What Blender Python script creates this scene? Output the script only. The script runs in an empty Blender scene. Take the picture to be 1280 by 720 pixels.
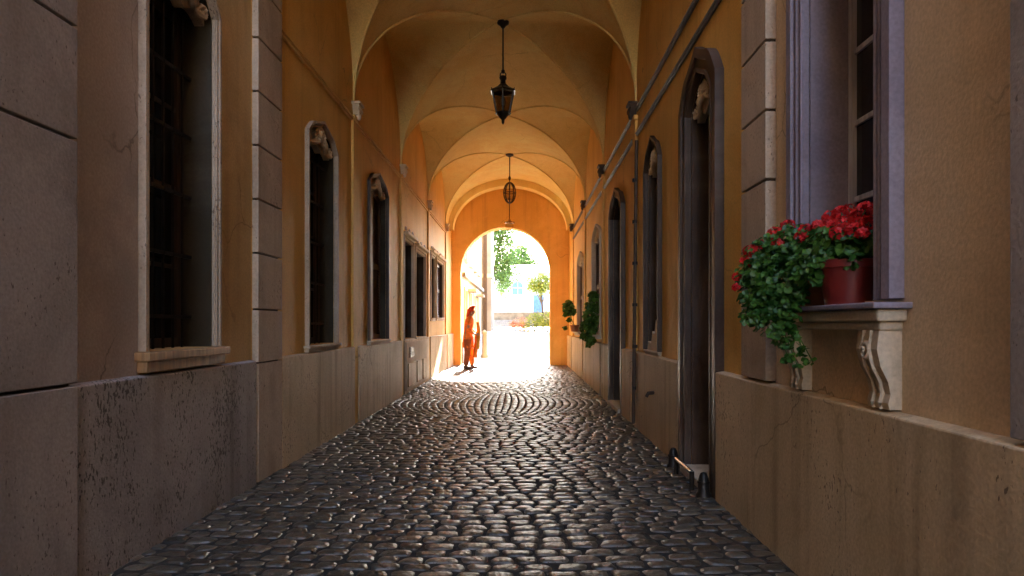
import bpy, bmesh, math, random
from mathutils import Vector, Matrix
import numpy as np
R = math.radians
PI = math.pi
sc = bpy.context.scene
col = sc.collection

# ------------------------------------------------------------------ camera, sky, sun, exposure
F = 880.0
cd = bpy.data.cameras.new('camera'); cam = bpy.data.objects.new('camera', cd); col.objects.link(cam)
cam.location = (0, 0, 1.3); cam.rotation_euler = (R(90), 0, 0)
cd.sensor_width = 36; cd.lens = F / 1280 * 36
cd.shift_x = -12 / 1280; cd.shift_y = -(360 - 405) / 1280
cd.clip_start = 0.05; cd.clip_end = 3000
sc.camera = cam

SUN_EL, SUN_AZ = R(32), R(4)
w = bpy.data.worlds.new('World'); sc.world = w; w.use_nodes = True
nt = w.node_tree
sky = nt.nodes.new('ShaderNodeTexSky'); sky.sky_type = 'NISHITA'; sky.sun_disc = False
sky.sun_elevation = SUN_EL; sky.sun_rotation = SUN_AZ; sky.dust_density = 1.5
bg = nt.nodes['Background']; bg.inputs['Strength'].default_value = 0.08
nt.links.new(sky.outputs[0], bg.inputs['Color'])
sd = bpy.data.lights.new('sun', 'SUN'); sun = bpy.data.objects.new('sun', sd); col.objects.link(sun)
sd.energy = 5.0; sd.angle = R(0.6); sd.color = (1.0, 0.9, 0.74)
v = Vector((-math.sin(SUN_AZ) * math.cos(SUN_EL), -math.cos(SUN_AZ) * math.cos(SUN_EL), -math.sin(SUN_EL)))
sun.rotation_euler = v.to_track_quat('-Z', 'Y').to_euler(); sun.location = (8, 60, 40)
sc.view_settings.view_transform = 'Standard'; sc.view_settings.look = 'None'
sc.view_settings.exposure = 4.9; sc.view_settings.gamma = 1.0; sc.view_settings.use_curve_mapping = False
cy = sc.cycles
cy.max_bounces = 14; cy.diffuse_bounces = 10; cy.glossy_bounces = 4; cy.transmission_bounces = 6; cy.transparent_max_bounces = 12
cy.sample_clamp_indirect = 10; cy.caustics_reflective = False; cy.caustics_refractive = False
cy.use_denoising = True

# ------------------------------------------------------------------ helpers
class MB:
    def __init__(s): s.v = []; s.f = []
    def add(s, vs, fs):
        n = len(s.v); s.v += [tuple(p) for p in vs]; s.f += [tuple(i + n for i in f) for f in fs]; return s
    def box(s, x0, x1, y0, y1, z0, z1):
        x0, x1 = sorted((x0, x1)); y0, y1 = sorted((y0, y1)); z0, z1 = sorted((z0, z1))
        return s.add([(x0,y0,z0),(x1,y0,z0),(x1,y1,z0),(x0,y1,z0),(x0,y0,z1),(x1,y0,z1),(x1,y1,z1),(x0,y1,z1)],
              [(0,3,2,1),(4,5,6,7),(0,1,5,4),(1,2,6,5),(2,3,7,6),(3,0,4,7)])
    def prism(s, pts, fn0, fn1):
        """polygon pts mapped by fn0 / fn1 to the two caps"""
        n = len(pts)
        vs = [fn0(p) for p in pts] + [fn1(p) for p in pts]
        return s.add(vs, [tuple(range(n)), tuple(range(2*n-1, n-1, -1))] + [(i, (i+1) % n, n + (i+1) % n, n + i) for i in range(n)])
    def tube(s, pts, r, n=8, cap=True):
        pts = [Vector(p) for p in pts]; rs = r if isinstance(r, (list, tuple)) else [r] * len(pts)
        rings = []; vs = []
        for i, p in enumerate(pts):
            t = (pts[min(i+1, len(pts)-1)] - pts[max(i-1, 0)]).normalized()
            a = t.cross(Vector((0, 0, 1)))
            if a.length < 1e-3: a = t.cross(Vector((0, 1, 0)))
            a.normalize(); b = t.cross(a)
            vs += [p + (a * math.cos(2*PI*k/n) + b * math.sin(2*PI*k/n)) * rs[i] for k in range(n)]
        fs = [(i*n+k, i*n+(k+1) % n, (i+1)*n+(k+1) % n, (i+1)*n+k) for i in range(len(pts)-1) for k in range(n)]
        if cap: fs += [tuple(range(n-1, -1, -1)), tuple((len(pts)-1)*n + k for k in range(n))]
        return s.add(vs, fs)
    def lathe(s, prof, c=(0,0,0), n=20, ph=0, sx=1, sy=1):
        vs = [(c[0] + r*sx*math.cos(2*PI*k/n+ph), c[1] + r*sy*math.sin(2*PI*k/n+ph), c[2] + z) for r, z in prof for k in range(n)]
        m = len(prof)
        fs = [(i*n+k, i*n+(k+1) % n, (i+1)*n+(k+1) % n, (i+1)*n+k) for i in range(m-1) for k in range(n)]
        if prof[0][0] > 1e-4: fs.append(tuple(range(n-1, -1, -1)))
        if prof[-1][0] > 1e-4: fs.append(tuple((m-1)*n+k for k in range(n)))
        return s.add(vs, fs)
    def ball(s, c, rx, ry=None, rz=None, n=10, m=7):
        ry = ry or rx; rz = rz or rx
        prof = [(math.sin(PI*i/m), -math.cos(PI*i/m)) for i in range(m+1)]
        vs = [(c[0] + rx*r*math.cos(2*PI*k/n), c[1] + ry*r*math.sin(2*PI*k/n), c[2] + rz*z) for r, z in prof for k in range(n)]
        fs = [(i*n+k, i*n+(k+1) % n, (i+1)*n+(k+1) % n, (i+1)*n+k) for i in range(m) for k in range(n)]
        return s.add(vs, fs)
    def build(s, name, mat, parent=None, smooth=False, bevel=0, fix=True, label=None):
        off = Vector((0, 0, 0)); p = parent
        while p is not None: off += p.location; p = p.parent
        me = bpy.data.meshes.new(name)
        me.from_pydata([(a-off.x, b-off.y, c-off.z) for a, b, c in s.v], [], s.f)
        if fix:
            bm = bmesh.new(); bm.from_mesh(me)
            bmesh.ops.remove_doubles(bm, verts=bm.verts, dist=1e-5)
            bmesh.ops.recalc_face_normals(bm, faces=bm.faces)
            bm.to_mesh(me); bm.free()
        if mat: me.materials.append(mat)
        if smooth:
            me.polygons.foreach_set('use_smooth', [True] * len(me.polygons))
            try: me.set_sharp_from_angle(angle=R(40))
            except Exception: pass
        o = bpy.data.objects.new(name, me); col.objects.link(o)
        if parent: o.parent = parent
        if bevel:
            m = o.modifiers.new('bevel', 'BEVEL'); m.width = bevel; m.segments = 2; m.limit_method = 'ANGLE'; m.angle_limit = R(40)
        if label: o['label'] = label
        return o

def empty(name, loc):
    o = bpy.data.objects.new(name, None); col.objects.link(o); o.location = loc; o.empty_display_size = 0.2; return o
def tag(o, label=None, cat=None, group=None, kind=None):
    if label: o['label'] = label
    if cat: o['category'] = cat
    if group: o['group'] = group
    if kind: o['kind'] = kind
    return o

# ------------------------------------------------------------------ materials
def newmat(name):
    m = bpy.data.materials.new(name); m.use_nodes = True
    return m, m.node_tree, m.node_tree.nodes['Principled BSDF']
def plaster(name, c1, c2, c3=None, rough=0.85, scale=1.2, bump=0.25, streak=0.35, pits=0.0, pitcol=(0.03,0.025,0.02,1), spec=0.3, fine=60, cracks=0.0):
    """c1/c2 broad blotches, c3 vertical weather streaks, pits = chipped pores"""
    m, t, b = newmat(name); N = t.nodes.new; L = t.links.new
    tc = N('ShaderNodeTexCoord')
    n1 = N('ShaderNodeTexNoise'); n1.inputs['Scale'].default_value = scale; n1.inputs['Detail'].default_value = 8; n1.inputs['Roughness'].default_value = 0.62
    L(tc.outputs['Object'], n1.inputs['Vector'])
    r1 = N('ShaderNodeValToRGB'); r1.color_ramp.elements[0].position = 0.32; r1.color_ramp.elements[1].position = 0.68
    r1.color_ramp.elements[0].color = (*c1, 1); r1.color_ramp.elements[1].color = (*c2, 1)
    L(n1.outputs['Fac'], r1.inputs['Fac'])
    mp = N('ShaderNodeMapping'); mp.inputs['Scale'].default_value = (7, 7, 0.35); L(tc.outputs['Object'], mp.inputs['Vector'])
    n2 = N('ShaderNodeTexNoise'); n2.inputs['Scale'].default_value = 1.0; n2.inputs['Detail'].default_value = 5; L(mp.outputs[0], n2.inputs['Vector'])
    r2 = N('ShaderNodeValToRGB'); r2.color_ramp.elements[0].position = 0.48; r2.color_ramp.elements[1].position = 0.72
    r2.color_ramp.elements[0].color = (0,0,0,1); r2.color_ramp.elements[1].color = (streak,)*3 + (1,)
    L(n2.outputs['Fac'], r2.inputs['Fac'])
    mx = N('ShaderNodeMixRGB'); L(r2.outputs['Color'], mx.inputs['Fac']); L(r1.outputs['Color'], mx.inputs['Color1'])
    c3 = c3 or tuple(x*0.55 for x in c1); mx.inputs['Color2'].default_value = (*c3, 1)
    nb_ = N('ShaderNodeTexNoise'); nb_.inputs['Scale'].default_value = 0.55; nb_.inputs['Detail'].default_value = 9; nb_.inputs['Roughness'].default_value = 0.7; nb_.inputs['Distortion'].default_value = 0.6; L(tc.outputs['Object'], nb_.inputs['Vector'])
    rb_ = N('ShaderNodeValToRGB'); rb_.color_ramp.elements[0].position = 0.50; rb_.color_ramp.elements[1].position = 0.60; rb_.color_ramp.elements[0].color = (0,0,0,1); rb_.color_ramp.elements[1].color = (0.45,)*3 + (1,)
    L(nb_.outputs['Fac'], rb_.inputs['Fac'])
    mb_ = N('ShaderNodeMixRGB'); L(rb_.outputs['Color'], mb_.inputs['Fac']); L(mx.outputs[0], mb_.inputs['Color1']); mb_.inputs['Color2'].default_value = (*[min(0.9, a_*1.12+0.05) for a_ in c2], 1); mx = mb_
    # fine grain
    n3 = N('ShaderNodeTexNoise'); n3.inputs['Scale'].default_value = fine; n3.inputs['Detail'].default_value = 4; L(tc.outputs['Object'], n3.inputs['Vector'])
    g = N('ShaderNodeMapRange'); g.inputs['From Min'].default_value = 0.3; g.inputs['From Max'].default_value = 0.7; g.inputs['To Min'].default_value = 0.86; g.inputs['To Max'].default_value = 1.1
    L(n3.outputs['Fac'], g.inputs['Value'])
    mg = N('ShaderNodeMixRGB'); mg.blend_type = 'MULTIPLY'; mg.inputs['Fac'].default_value = 1; L(mx.outputs[0], mg.inputs['Color1']); L(g.outputs[0], mg.inputs['Color2'])
    out = mg.outputs[0]; hgt = None
    if cracks:
        wn = N('ShaderNodeTexNoise'); wn.inputs['Scale'].default_value = 2.5; wn.inputs['Detail'].default_value = 6; L(tc.outputs['Object'], wn.inputs['Vector'])
        wm = N('ShaderNodeMixRGB'); wm.inputs['Fac'].default_value = 0.28; L(tc.outputs['Object'], wm.inputs['Color1']); L(wn.outputs['Color'], wm.inputs['Color2'])
        vc = N('ShaderNodeTexVoronoi'); vc.feature = 'DISTANCE_TO_EDGE'; vc.inputs['Scale'].default_value = 1.1; L(wm.outputs[0], vc.inputs['Vector'])
        lt = N('ShaderNodeMapRange'); lt.inputs['From Min'].default_value = 0.0; lt.inputs['From Max'].default_value = 0.006; lt.inputs['To Min'].default_value = 1; lt.inputs['To Max'].default_value = 0; L(vc.outputs['Distance'], lt.inputs['Value'])
        mk = N('ShaderNodeTexNoise'); mk.inputs['Scale'].default_value = 0.8; L(tc.outputs['Object'], mk.inputs['Vector'])
        mk2 = N('ShaderNodeMapRange'); mk2.inputs['From Min'].default_value = 0.52; mk2.inputs['From Max'].default_value = 0.62; mk2.inputs['To Max'].default_value = cracks; L(mk.outputs['Fac'], mk2.inputs['Value'])
        mm_ = N('ShaderNodeMath'); mm_.operation = 'MULTIPLY'; L(lt.outputs[0], mm_.inputs[0]); L(mk2.outputs[0], mm_.inputs[1])
        cm = N('ShaderNodeMixRGB'); L(mm_.outputs[0], cm.inputs['Fac']); L(out, cm.inputs['Color1']); cm.inputs['Color2'].default_value = (*[x*0.3 for x in c1], 1); out = cm.outputs[0]
    if pits:
        vo = N('ShaderNodeTexNoise'); vo.inputs['Scale'].default_value = 62; vo.inputs['Detail'].default_value = 3
        mp2 = N('ShaderNodeMapping'); mp2.inputs['Scale'].default_value = (1, 1, 0.55); L(tc.outputs['Object'], mp2.inputs['Vector']); L(mp2.outputs[0], vo.inputs['Vector'])
        n4 = N('ShaderNodeTexNoise'); n4.inputs['Scale'].default_value = 2.2; n4.inputs['Detail'].default_value = 3; L(tc.outputs['Object'], n4.inputs['Vector'])
        ad = N('ShaderNodeMath'); ad.operation = 'MULTIPLY_ADD'; L(n4.outputs['Fac'], ad.inputs[0]); ad.inputs[1].default_value = 0.55; L(vo.outputs['Fac'], ad.inputs[2])
        r4 = N('ShaderNodeValToRGB'); r4.color_ramp.elements[0].position = 0.98 - pits * 0.1; r4.color_ramp.elements[1].position = 1.0 - pits*0.07
        L(ad.outputs[0], r4.inputs['Fac'])
        mpit = N('ShaderNodeMixRGB'); L(r4.outputs['Color'], mpit.inputs['Fac']); L(out, mpit.inputs['Color1']); mpit.inputs['Color2'].default_value = pitcol
        out = mpit.outputs[0]; hgt = r4.outputs['Color']
    L(out, b.inputs['Base Color'])
    b.inputs['Roughness'].default_value = rough; b.inputs['Specular IOR Level'].default_value = spec
    bp = N('ShaderNodeBump'); bp.inputs['Strength'].default_value = bump*0.75; bp.inputs['Distance'].default_value = 0.008
    sm = N('ShaderNodeMath'); sm.operation = 'MULTIPLY_ADD'; L(n1.outputs['Fac'], sm.inputs[0]); sm.inputs[1].default_value = 1.6; L(n3.outputs['Fac'], sm.inputs[2])
    hh = sm.outputs[0]
    if hgt is not None:
        sb = N('ShaderNodeMath'); sb.operation = 'SUBTRACT'; L(hh, sb.inputs[0]); L(hgt, sb.inputs[1]); hh = sb.outputs[0]
    L(hh, bp.inputs['Height']); L(bp.outputs[0], b.inputs['Normal'])
    return m
def simple(name, c, rough=0.6, metal=0, var=0.25, scale=8, bump=0.1, spec=0.5):
    m, t, b = newmat(name); N = t.nodes.new; L = t.links.new
    tc = N('ShaderNodeTexCoord'); n = N('ShaderNodeTexNoise'); n.inputs['Scale'].default_value = scale; n.inputs['Detail'].default_value = 6
    L(tc.outputs['Object'], n.inputs['Vector'])
    r = N('ShaderNodeValToRGB'); r.color_ramp.elements[0].position = 0.3; r.color_ramp.elements[1].position = 0.7
    r.color_ramp.elements[0].color = (*[x*(1-var) for x in c], 1); r.color_ramp.elements[1].color = (*[min(1, x*(1+var)) for x in c], 1)
    L(n.outputs['Fac'], r.inputs['Fac']); L(r.outputs[0], b.inputs['Base Color'])
    b.inputs['Roughness'].default_value = rough; b.inputs['Metallic'].default_value = metal; b.inputs['Specular IOR Level'].default_value = spec
    bp = N('ShaderNodeBump'); bp.inputs['Strength'].default_value = bump; bp.inputs['Distance'].default_value = 0.01
    L(n.outputs['Fac'], bp.inputs['Height']); L(bp.outputs[0], b.inputs['Normal'])
    return m
def wood(name, c, rough=0.55):
    m, t, b = newmat(name); N = t.nodes.new; L = t.links.new
    tc = N('ShaderNodeTexCoord'); mp = N('ShaderNodeMapping'); mp.inputs['Scale'].default_value = (18, 18, 1.2); L(tc.outputs['Object'], mp.inputs['Vector'])
    n = N('ShaderNodeTexNoise'); n.inputs['Scale'].default_value = 1.5; n.inputs['Detail'].default_value = 6; L(mp.outputs[0], n.inputs['Vector'])
    r = N('ShaderNodeValToRGB'); r.color_ramp.elements[0].position = 0.3; r.color_ramp.elements[1].position = 0.75
    r.color_ramp.elements[0].color = (*[x*0.5 for x in c], 1); r.color_ramp.elements[1].color = (*[x*1.35 for x in c], 1)
    L(n.outputs['Fac'], r.inputs['Fac']); L(r.outputs[0], b.inputs['Base Color']); b.inputs['Roughness'].default_value = rough
    bp = N('ShaderNodeBump'); bp.inputs['Strength'].default_value = 0.3; bp.inputs['Distance'].default_value = 0.004
    L(n.outputs['Fac'], bp.inputs['Height']); L(bp.outputs[0], b.inputs['Normal'])
    return m
def leafmat(name, c, c2, rough=0.45, trans=0.35):
    m, t, b = newmat(name); N = t.nodes.new; L = t.links.new
    g = N('ShaderNodeNewGeometry'); r = N('ShaderNodeValToRGB')
    r.color_ramp.elements[0].color = (*c, 1); r.color_ramp.elements[1].color = (*c2, 1)
    L(g.outputs['Random Per Island'], r.inputs['Fac']); L(r.outputs[0], b.inputs['Base Color'])
    b.inputs['Roughness'].default_value = rough
    tr = N('ShaderNodeBsdfTranslucent'); L(r.outputs[0], tr.inputs['Color'])
    mx = N('ShaderNodeMixShader'); mx.inputs[0].default_value = trans
    L(b.outputs[0], mx.inputs[1]); L(tr.outputs[0], mx.inputs[2]); L(mx.outputs[0], t.nodes['Material Output'].inputs['Surface'])
    return m
def glassmat(name, tint, fac):
    m, t, b = newmat(name); N = t.nodes.new; L = t.links.new
    tr = N('ShaderNodeBsdfTransparent'); tr.inputs['Color'].default_value = (*tint, 1)
    gl = N('ShaderNodeBsdfGlossy'); gl.inputs['Roughness'].default_value = 0.08
    mx = N('ShaderNodeMixShader'); mx.inputs[0].default_value = fac
    L(tr.outputs[0], mx.inputs[1]); L(gl.outputs[0], mx.inputs[2]); L(mx.outputs[0], t.nodes['Material Output'].inputs['Surface'])
    return m

M = {}
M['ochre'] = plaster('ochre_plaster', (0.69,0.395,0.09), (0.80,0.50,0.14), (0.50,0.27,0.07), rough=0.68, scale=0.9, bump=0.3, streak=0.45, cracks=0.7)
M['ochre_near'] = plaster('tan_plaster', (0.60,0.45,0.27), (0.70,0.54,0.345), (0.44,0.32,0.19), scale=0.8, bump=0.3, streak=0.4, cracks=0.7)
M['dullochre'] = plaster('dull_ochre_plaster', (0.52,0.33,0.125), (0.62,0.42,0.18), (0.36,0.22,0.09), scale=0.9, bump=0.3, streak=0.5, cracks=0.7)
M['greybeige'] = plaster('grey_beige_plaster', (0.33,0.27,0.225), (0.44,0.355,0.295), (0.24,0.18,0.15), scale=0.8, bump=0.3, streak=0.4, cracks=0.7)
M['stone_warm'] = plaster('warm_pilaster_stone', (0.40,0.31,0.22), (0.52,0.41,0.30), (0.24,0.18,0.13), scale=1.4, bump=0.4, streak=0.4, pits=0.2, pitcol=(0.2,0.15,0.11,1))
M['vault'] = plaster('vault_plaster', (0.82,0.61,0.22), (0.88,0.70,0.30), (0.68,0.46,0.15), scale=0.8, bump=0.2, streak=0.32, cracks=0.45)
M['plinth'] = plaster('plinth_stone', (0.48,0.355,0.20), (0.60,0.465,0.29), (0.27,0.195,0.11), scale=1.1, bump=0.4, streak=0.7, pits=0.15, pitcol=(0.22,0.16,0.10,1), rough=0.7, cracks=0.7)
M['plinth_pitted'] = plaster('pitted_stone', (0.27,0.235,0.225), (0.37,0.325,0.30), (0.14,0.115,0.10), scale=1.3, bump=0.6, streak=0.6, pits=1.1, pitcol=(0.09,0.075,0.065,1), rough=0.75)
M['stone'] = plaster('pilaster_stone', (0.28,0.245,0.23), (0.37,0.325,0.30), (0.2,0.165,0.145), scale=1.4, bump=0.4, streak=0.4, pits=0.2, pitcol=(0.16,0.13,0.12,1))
M['trim'] = plaster('pale_trim_stone', (0.50,0.41,0.29), (0.62,0.52,0.38), (0.28,0.22,0.15), scale=2.0, bump=0.25, streak=0.35)
M['greytrim'] = plaster('grey_painted_trim', (0.20,0.17,0.215), (0.27,0.235,0.285), (0.12,0.10,0.125), scale=1.5, bump=0.15, streak=0.35)
M['darktrim'] = plaster('dark_brown_trim', (0.045,0.026,0.016), (0.07,0.04,0.024), (0.025,0.015,0.01), scale=2.0, bump=0.2, streak=0.3, rough=0.5)
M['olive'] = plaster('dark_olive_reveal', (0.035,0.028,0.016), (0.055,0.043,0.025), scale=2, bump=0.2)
M['stucco'] = plaster('stucco_ornament', (0.66,0.53,0.36), (0.80,0.68,0.50), (0.35,0.26,0.16), scale=5, bump=0.3, streak=0.2)
M['groove'] = simple('dark_joint', (0.07,0.05,0.035), 0.9)
M['iron'] = simple('black_iron', (0.025,0.021,0.018), 0.42, 0.6)
M['ironrust'] = simple('rusty_iron', (0.07,0.04,0.024), 0.6, 0.3)
M['brass'] = simple('aged_brass', (0.35,0.2,0.07), 0.4, 0.8)
M['pane'] = simple('dark_window_glass', (0.012,0.012,0.013), 0.08, 0, 0.2, 3, 0.02, 0.6)
M['backing_box'] = simple('dark_backing', (0.03,0.022,0.016), 0.9)  # dark colour of the light-blocking boxes added behind the windows
M['shutter'] = wood('brown_shutter_wood', (0.11,0.05,0.026))
M['door'] = wood('dark_door_wood', (0.065,0.038,0.022))
M['greyframe'] = wood('grey_window_wood', (0.55,0.54,0.58))
M['sillwood'] = wood('worn_sill_wood', (0.36,0.2,0.085))
M['redpot'] = simple('red_glazed_pot', (0.15,0.014,0.011), 0.4, 0, 0.2, 9)
M['terracotta'] = simple('terracotta', (0.42,0.16,0.07), 0.75)
M['soil'] = simple('soil', (0.03,0.02,0.014), 0.95)
M['geranium_leaf'] = leafmat('geranium_leaf', (0.016,0.075,0.010), (0.085,0.21,0.03), 0.4)
M['petal'] = leafmat('geranium_petal', (0.50,0.008,0.012), (0.85,0.03,0.035), 0.5, 0.3)
M['stem'] = simple('green_stem', (0.07,0.14,0.035), 0.6)
M['ivy'] = leafmat('ivy_leaf', (0.04,0.12,0.015), (0.16,0.30,0.045), 0.45)
M['tree_dark'] = leafmat('evergreen_leaf', (0.03,0.075,0.02), (0.10,0.19,0.04), 0.5)
M['tree_mid'] = leafmat('mid_green_leaf', (0.07,0.14,0.03), (0.16,0.27,0.06), 0.5)
M['tree_yellow'] = leafmat('yellow_green_leaf', (0.19,0.25,0.035), (0.36,0.40,0.06), 0.5)
M['blossom'] = leafmat('pink_blossom', (0.65,0.25,0.13), (0.8,0.45,0.3), 0.6)
M['bark'] = simple('bark', (0.11,0.08,0.055), 0.9, 0, 0.4, 6, 0.6)
M['cream'] = plaster('cream_facade', (0.60,0.50,0.33), (0.70,0.60,0.42), scale=0.6, bump=0.15, streak=0.3)
M['towerstone'] = plaster('grey_brown_stone', (0.22,0.19,0.165), (0.32,0.28,0.24), scale=0.6, bump=0.3)
M['white'] = plaster('white_wall', (0.66,0.66,0.67), (0.78,0.78,0.79), (0.5,0.5,0.5), scale=0.5, bump=0.1, streak=0.2)
M['blue'] = simple('blue_paint', (0.10,0.22,0.42), 0.5)
M['roof'] = simple('grey_roof', (0.25,0.22,0.22), 0.8)
M['graystep'] = simple('step_stone', (0.28,0.27,0.27), 0.8)
M['brownwall'] = simple('low_wall_stone', (0.26,0.2,0.14), 0.85, 0, 0.35, 3, 0.5)
M['glass'] = glassmat('lantern_glass', (0.42,0.33,0.22), 0.07)
M['clearglass'] = glassmat('clear_glass', (0.85,0.8,0.7), 0.08)
M['bulb'] = simple('frosted_bulb', (0.75,0.7,0.6), 0.3)
M['skin'] = simple('skin', (0.34,0.19,0.12), 0.5, 0, 0.08)
M['orange_cloth'] = simple('orange_cloth', (0.74,0.19,0.03), 0.85, 0, 0.25, 12, 0.5)
M['red_cloth'] = simple('red_orange_cloth', (0.62,0.065,0.02), 0.85, 0, 0.25, 14, 0.5)
M['brown_cloth'] = simple('dark_brown_cloth', (0.30,0.075,0.025), 0.85, 0, 0.25, 12, 0.5)
M['yellow_cloth'] = simple('yellow_cloth', (0.62,0.31,0.04), 0.85, 0, 0.2, 12, 0.5)
M['shoe'] = simple('brown_leather', (0.09,0.045,0.03), 0.5)
M['sand'] = simple('joint_sand', (0.02,0.016,0.012), 0.95, 0, 0.4, 30, 0.5)

# cobble: per-stone tone attribute + polished crown
m, t, b = newmat('cobble_stone'); N = t.nodes.new; L = t.links.new
at = N('ShaderNodeAttribute'); at.attribute_name = 'tone'
tc = N('ShaderNodeTexCoord'); n1 = N('ShaderNodeTexNoise'); n1.inputs['Scale'].default_value = 60; n1.inputs['Detail'].default_value = 6; n1.inputs['Roughness'].default_value = 0.7
L(tc.outputs['Object'], n1.inputs['Vector'])
rr = N('ShaderNodeValToRGB'); rr.color_ramp.elements[0].color = (0.028,0.022,0.015,1); rr.color_ramp.elements[1].color = (0.12,0.096,0.066,1)
ml = N('ShaderNodeMath'); ml.operation = 'MULTIPLY_ADD'; L(n1.outputs['Fac'], ml.inputs[0]); ml.inputs[1].default_value = 0.5; L(at.outputs['Fac'], ml.inputs[2])
sb = N('ShaderNodeMath'); sb.operation = 'SUBTRACT'; L(ml.outputs[0], sb.inputs[0]); sb.inputs[1].default_value = 0.25
L(sb.outputs[0], rr.inputs['Fac']); L(rr.outputs[0], b.inputs['Base Color'])
mr = N('ShaderNodeMapRange'); mr.inputs['From Min'].default_value = 0.3; mr.inputs['From Max'].default_value = 0.7; mr.inputs['To Min'].default_value = 0.20; mr.inputs['To Max'].default_value = 0.52
L(n1.outputs['Fac'], mr.inputs['Value']); L(mr.outputs[0], b.inputs['Roughness'])
n2 = N('ShaderNodeTexNoise'); n2.inputs['Scale'].default_value = 30; n2.inputs['Detail'].default_value = 5; L(tc.outputs['Object'], n2.inputs['Vector'])
bp = N('ShaderNodeBump'); bp.inputs['Strength'].default_value = 0.8; bp.inputs['Distance'].default_value = 0.012
L(n2.outputs['Fac'], bp.inputs['Height']); L(bp.outputs[0], b.inputs['Normal'])
b.inputs['Specular IOR Level'].default_value = 1.0
M['cobble'] = m
# street paving outside: voronoi setts
m, t, b = newmat('street_setts'); N = t.nodes.new; L = t.links.new
tc = N('ShaderNodeTexCoord'); vo = N('ShaderNodeTexVoronoi'); vo.inputs['Scale'].default_value = 6; vo.feature = 'DISTANCE_TO_EDGE'; L(tc.outputs['Object'], vo.inputs['Vector'])
rr = N('ShaderNodeValToRGB'); rr.color_ramp.elements[0].position = 0.0; rr.color_ramp.elements[1].position = 0.12
rr.color_ramp.elements[0].color = (0.10,0.09,0.08,1); rr.color_ramp.elements[1].color = (0.42,0.42,0.43,1)
L(vo.outputs['Distance'], rr.inputs['Fac']); L(rr.outputs[0], b.inputs['Base Color']); b.inputs['Roughness'].default_value = 0.6
bp = N('ShaderNodeBump'); bp.inputs['Strength'].default_value = 0.5; bp.inputs['Distance'].default_value = 0.02; L(rr.outputs[0], bp.inputs['Height']); L(bp.outputs[0], b.inputs['Normal'])
M['setts'] = m

# ------------------------------------------------------------------ ground
XL, XR = -2.2, 1.5; XC = (XL + XR) / 2; HA = (XR - XL) / 2
YEND = 22.2; YBACK = -14.0
def gz(y):
    if y < 26: return 0.0
    if y < 36:
        t = (y - 26) / 10; return 1.0 * t * t * (3 - 2 * t)
    if y < 50: return 1.0 + 0.25 * (y - 36) / 14
    return 1.25
ys = [-900, -200, -60, -20] + [YBACK] + list(np.linspace(0, 60, 61)) + [80, 120, 250, 900]
g = MB(); xs = [-900, -200, -40, -10, 10, 40, 200, 900]
for y in ys:
    for x in xs: g.v.append((x, y, gz(y) - 0.02))
for i in range(len(ys)-1):
    for j in range(len(xs)-1):
        a = i*len(xs)+j; g.f.append((a, a+1, a+len(xs)+1, a+len(xs)))
go = g.build('ground', M['setts'], smooth=False); tag(go, kind='structure')

# cobbles in the passage
rng = random.Random(11)
K = 8
aa = np.sin(np.linspace(-1, 1, K+1)*PI/2*0.92)/math.sin(PI/2*0.92)
A, B = np.meshgrid(aa, aa, indexing='ij')
px_ = A * np.sqrt(1 - 0.22*B*B); py_ = B * np.sqrt(1 - 0.22*A*A)
dome = (1 - np.abs(A)**6) ** 0.45 * (1 - np.abs(B)**6) ** 0.45 * (1 - 0.06*(A*A+B*B))
qf = [(i*(K+1)+j, (i+1)*(K+1)+j, (i+1)*(K+1)+j+1, i*(K+1)+j+1) for i in range(K) for j in range(K)]
V = []; FC = []; TN = []
def stone(cx, cy, wx, wy, ang):
    h = rng.uniform(0.007, 0.014); tx, ty = rng.uniform(-0.035, 0.035), rng.uniform(-0.035, 0.035)
    k1, k2 = rng.uniform(-0.18, 0.18), rng.uniform(-0.18, 0.18)
    an = np.arctan2(B, A); q1, q2 = rng.uniform(0, 6.3), rng.uniform(0, 6.3); ir = 1 + 0.05*np.sin(2*an+q1) + 0.045*np.sin(3*an+q2)
    lx = px_ * wx/2 * (1 + k1*B) * ir; ly = py_ * wy/2 * (1 + k2*A) * ir
    ca, sa = math.cos(ang), math.sin(ang)
    X = cx + lx*ca - ly*sa; Y = cy + lx*sa + ly*ca
    Z = -0.014 + rng.uniform(-0.003, 0.003) + dome * (h + 0.010) * (1 + 0.10*np.sin(A*2.6+q1)*np.cos(B*2.2+q2)) + (lx*tx + ly*ty) * 1.0
    n = sum(len(q) for q in V)
    V.append(np.stack([X.ravel(), Y.ravel(), Z.ravel()], 1))
    TN.extend([min(1, max(0, rng.gauss(0.45, 0.22)))] * X.size)
    FC.append(n)
x0c, x1c = XL + 0.0, XR - 0.0
cnt = 0
def rows(y0, y1, dy, w0, w1, bow, seed):
    y = y0
    while y < y1:
        x = x0c - rng.uniform(0, 0.15)
        d = dy * rng.uniform(0.92, 1.08)
        ph = rng.uniform(0, 6)
        while x < x1c:
            ww = rng.uniform(w0, w1)
            cx = x + ww/2; xx = cx - XC
            cyy = y + d/2 + bow * xx * xx + 0.02 * math.sin(xx * 1.7 + y * 0.8 + 0.3*ph) + rng.uniform(-0.01, 0.01)
            stone(cx, cyy, ww * 0.95, d * 0.94, 2*bow*xx + rng.uniform(-0.08, 0.08))
            x += ww
        y += d
rows(1.9, 10.1, 0.122, 0.12, 0.205, 0.03, 1)
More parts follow.
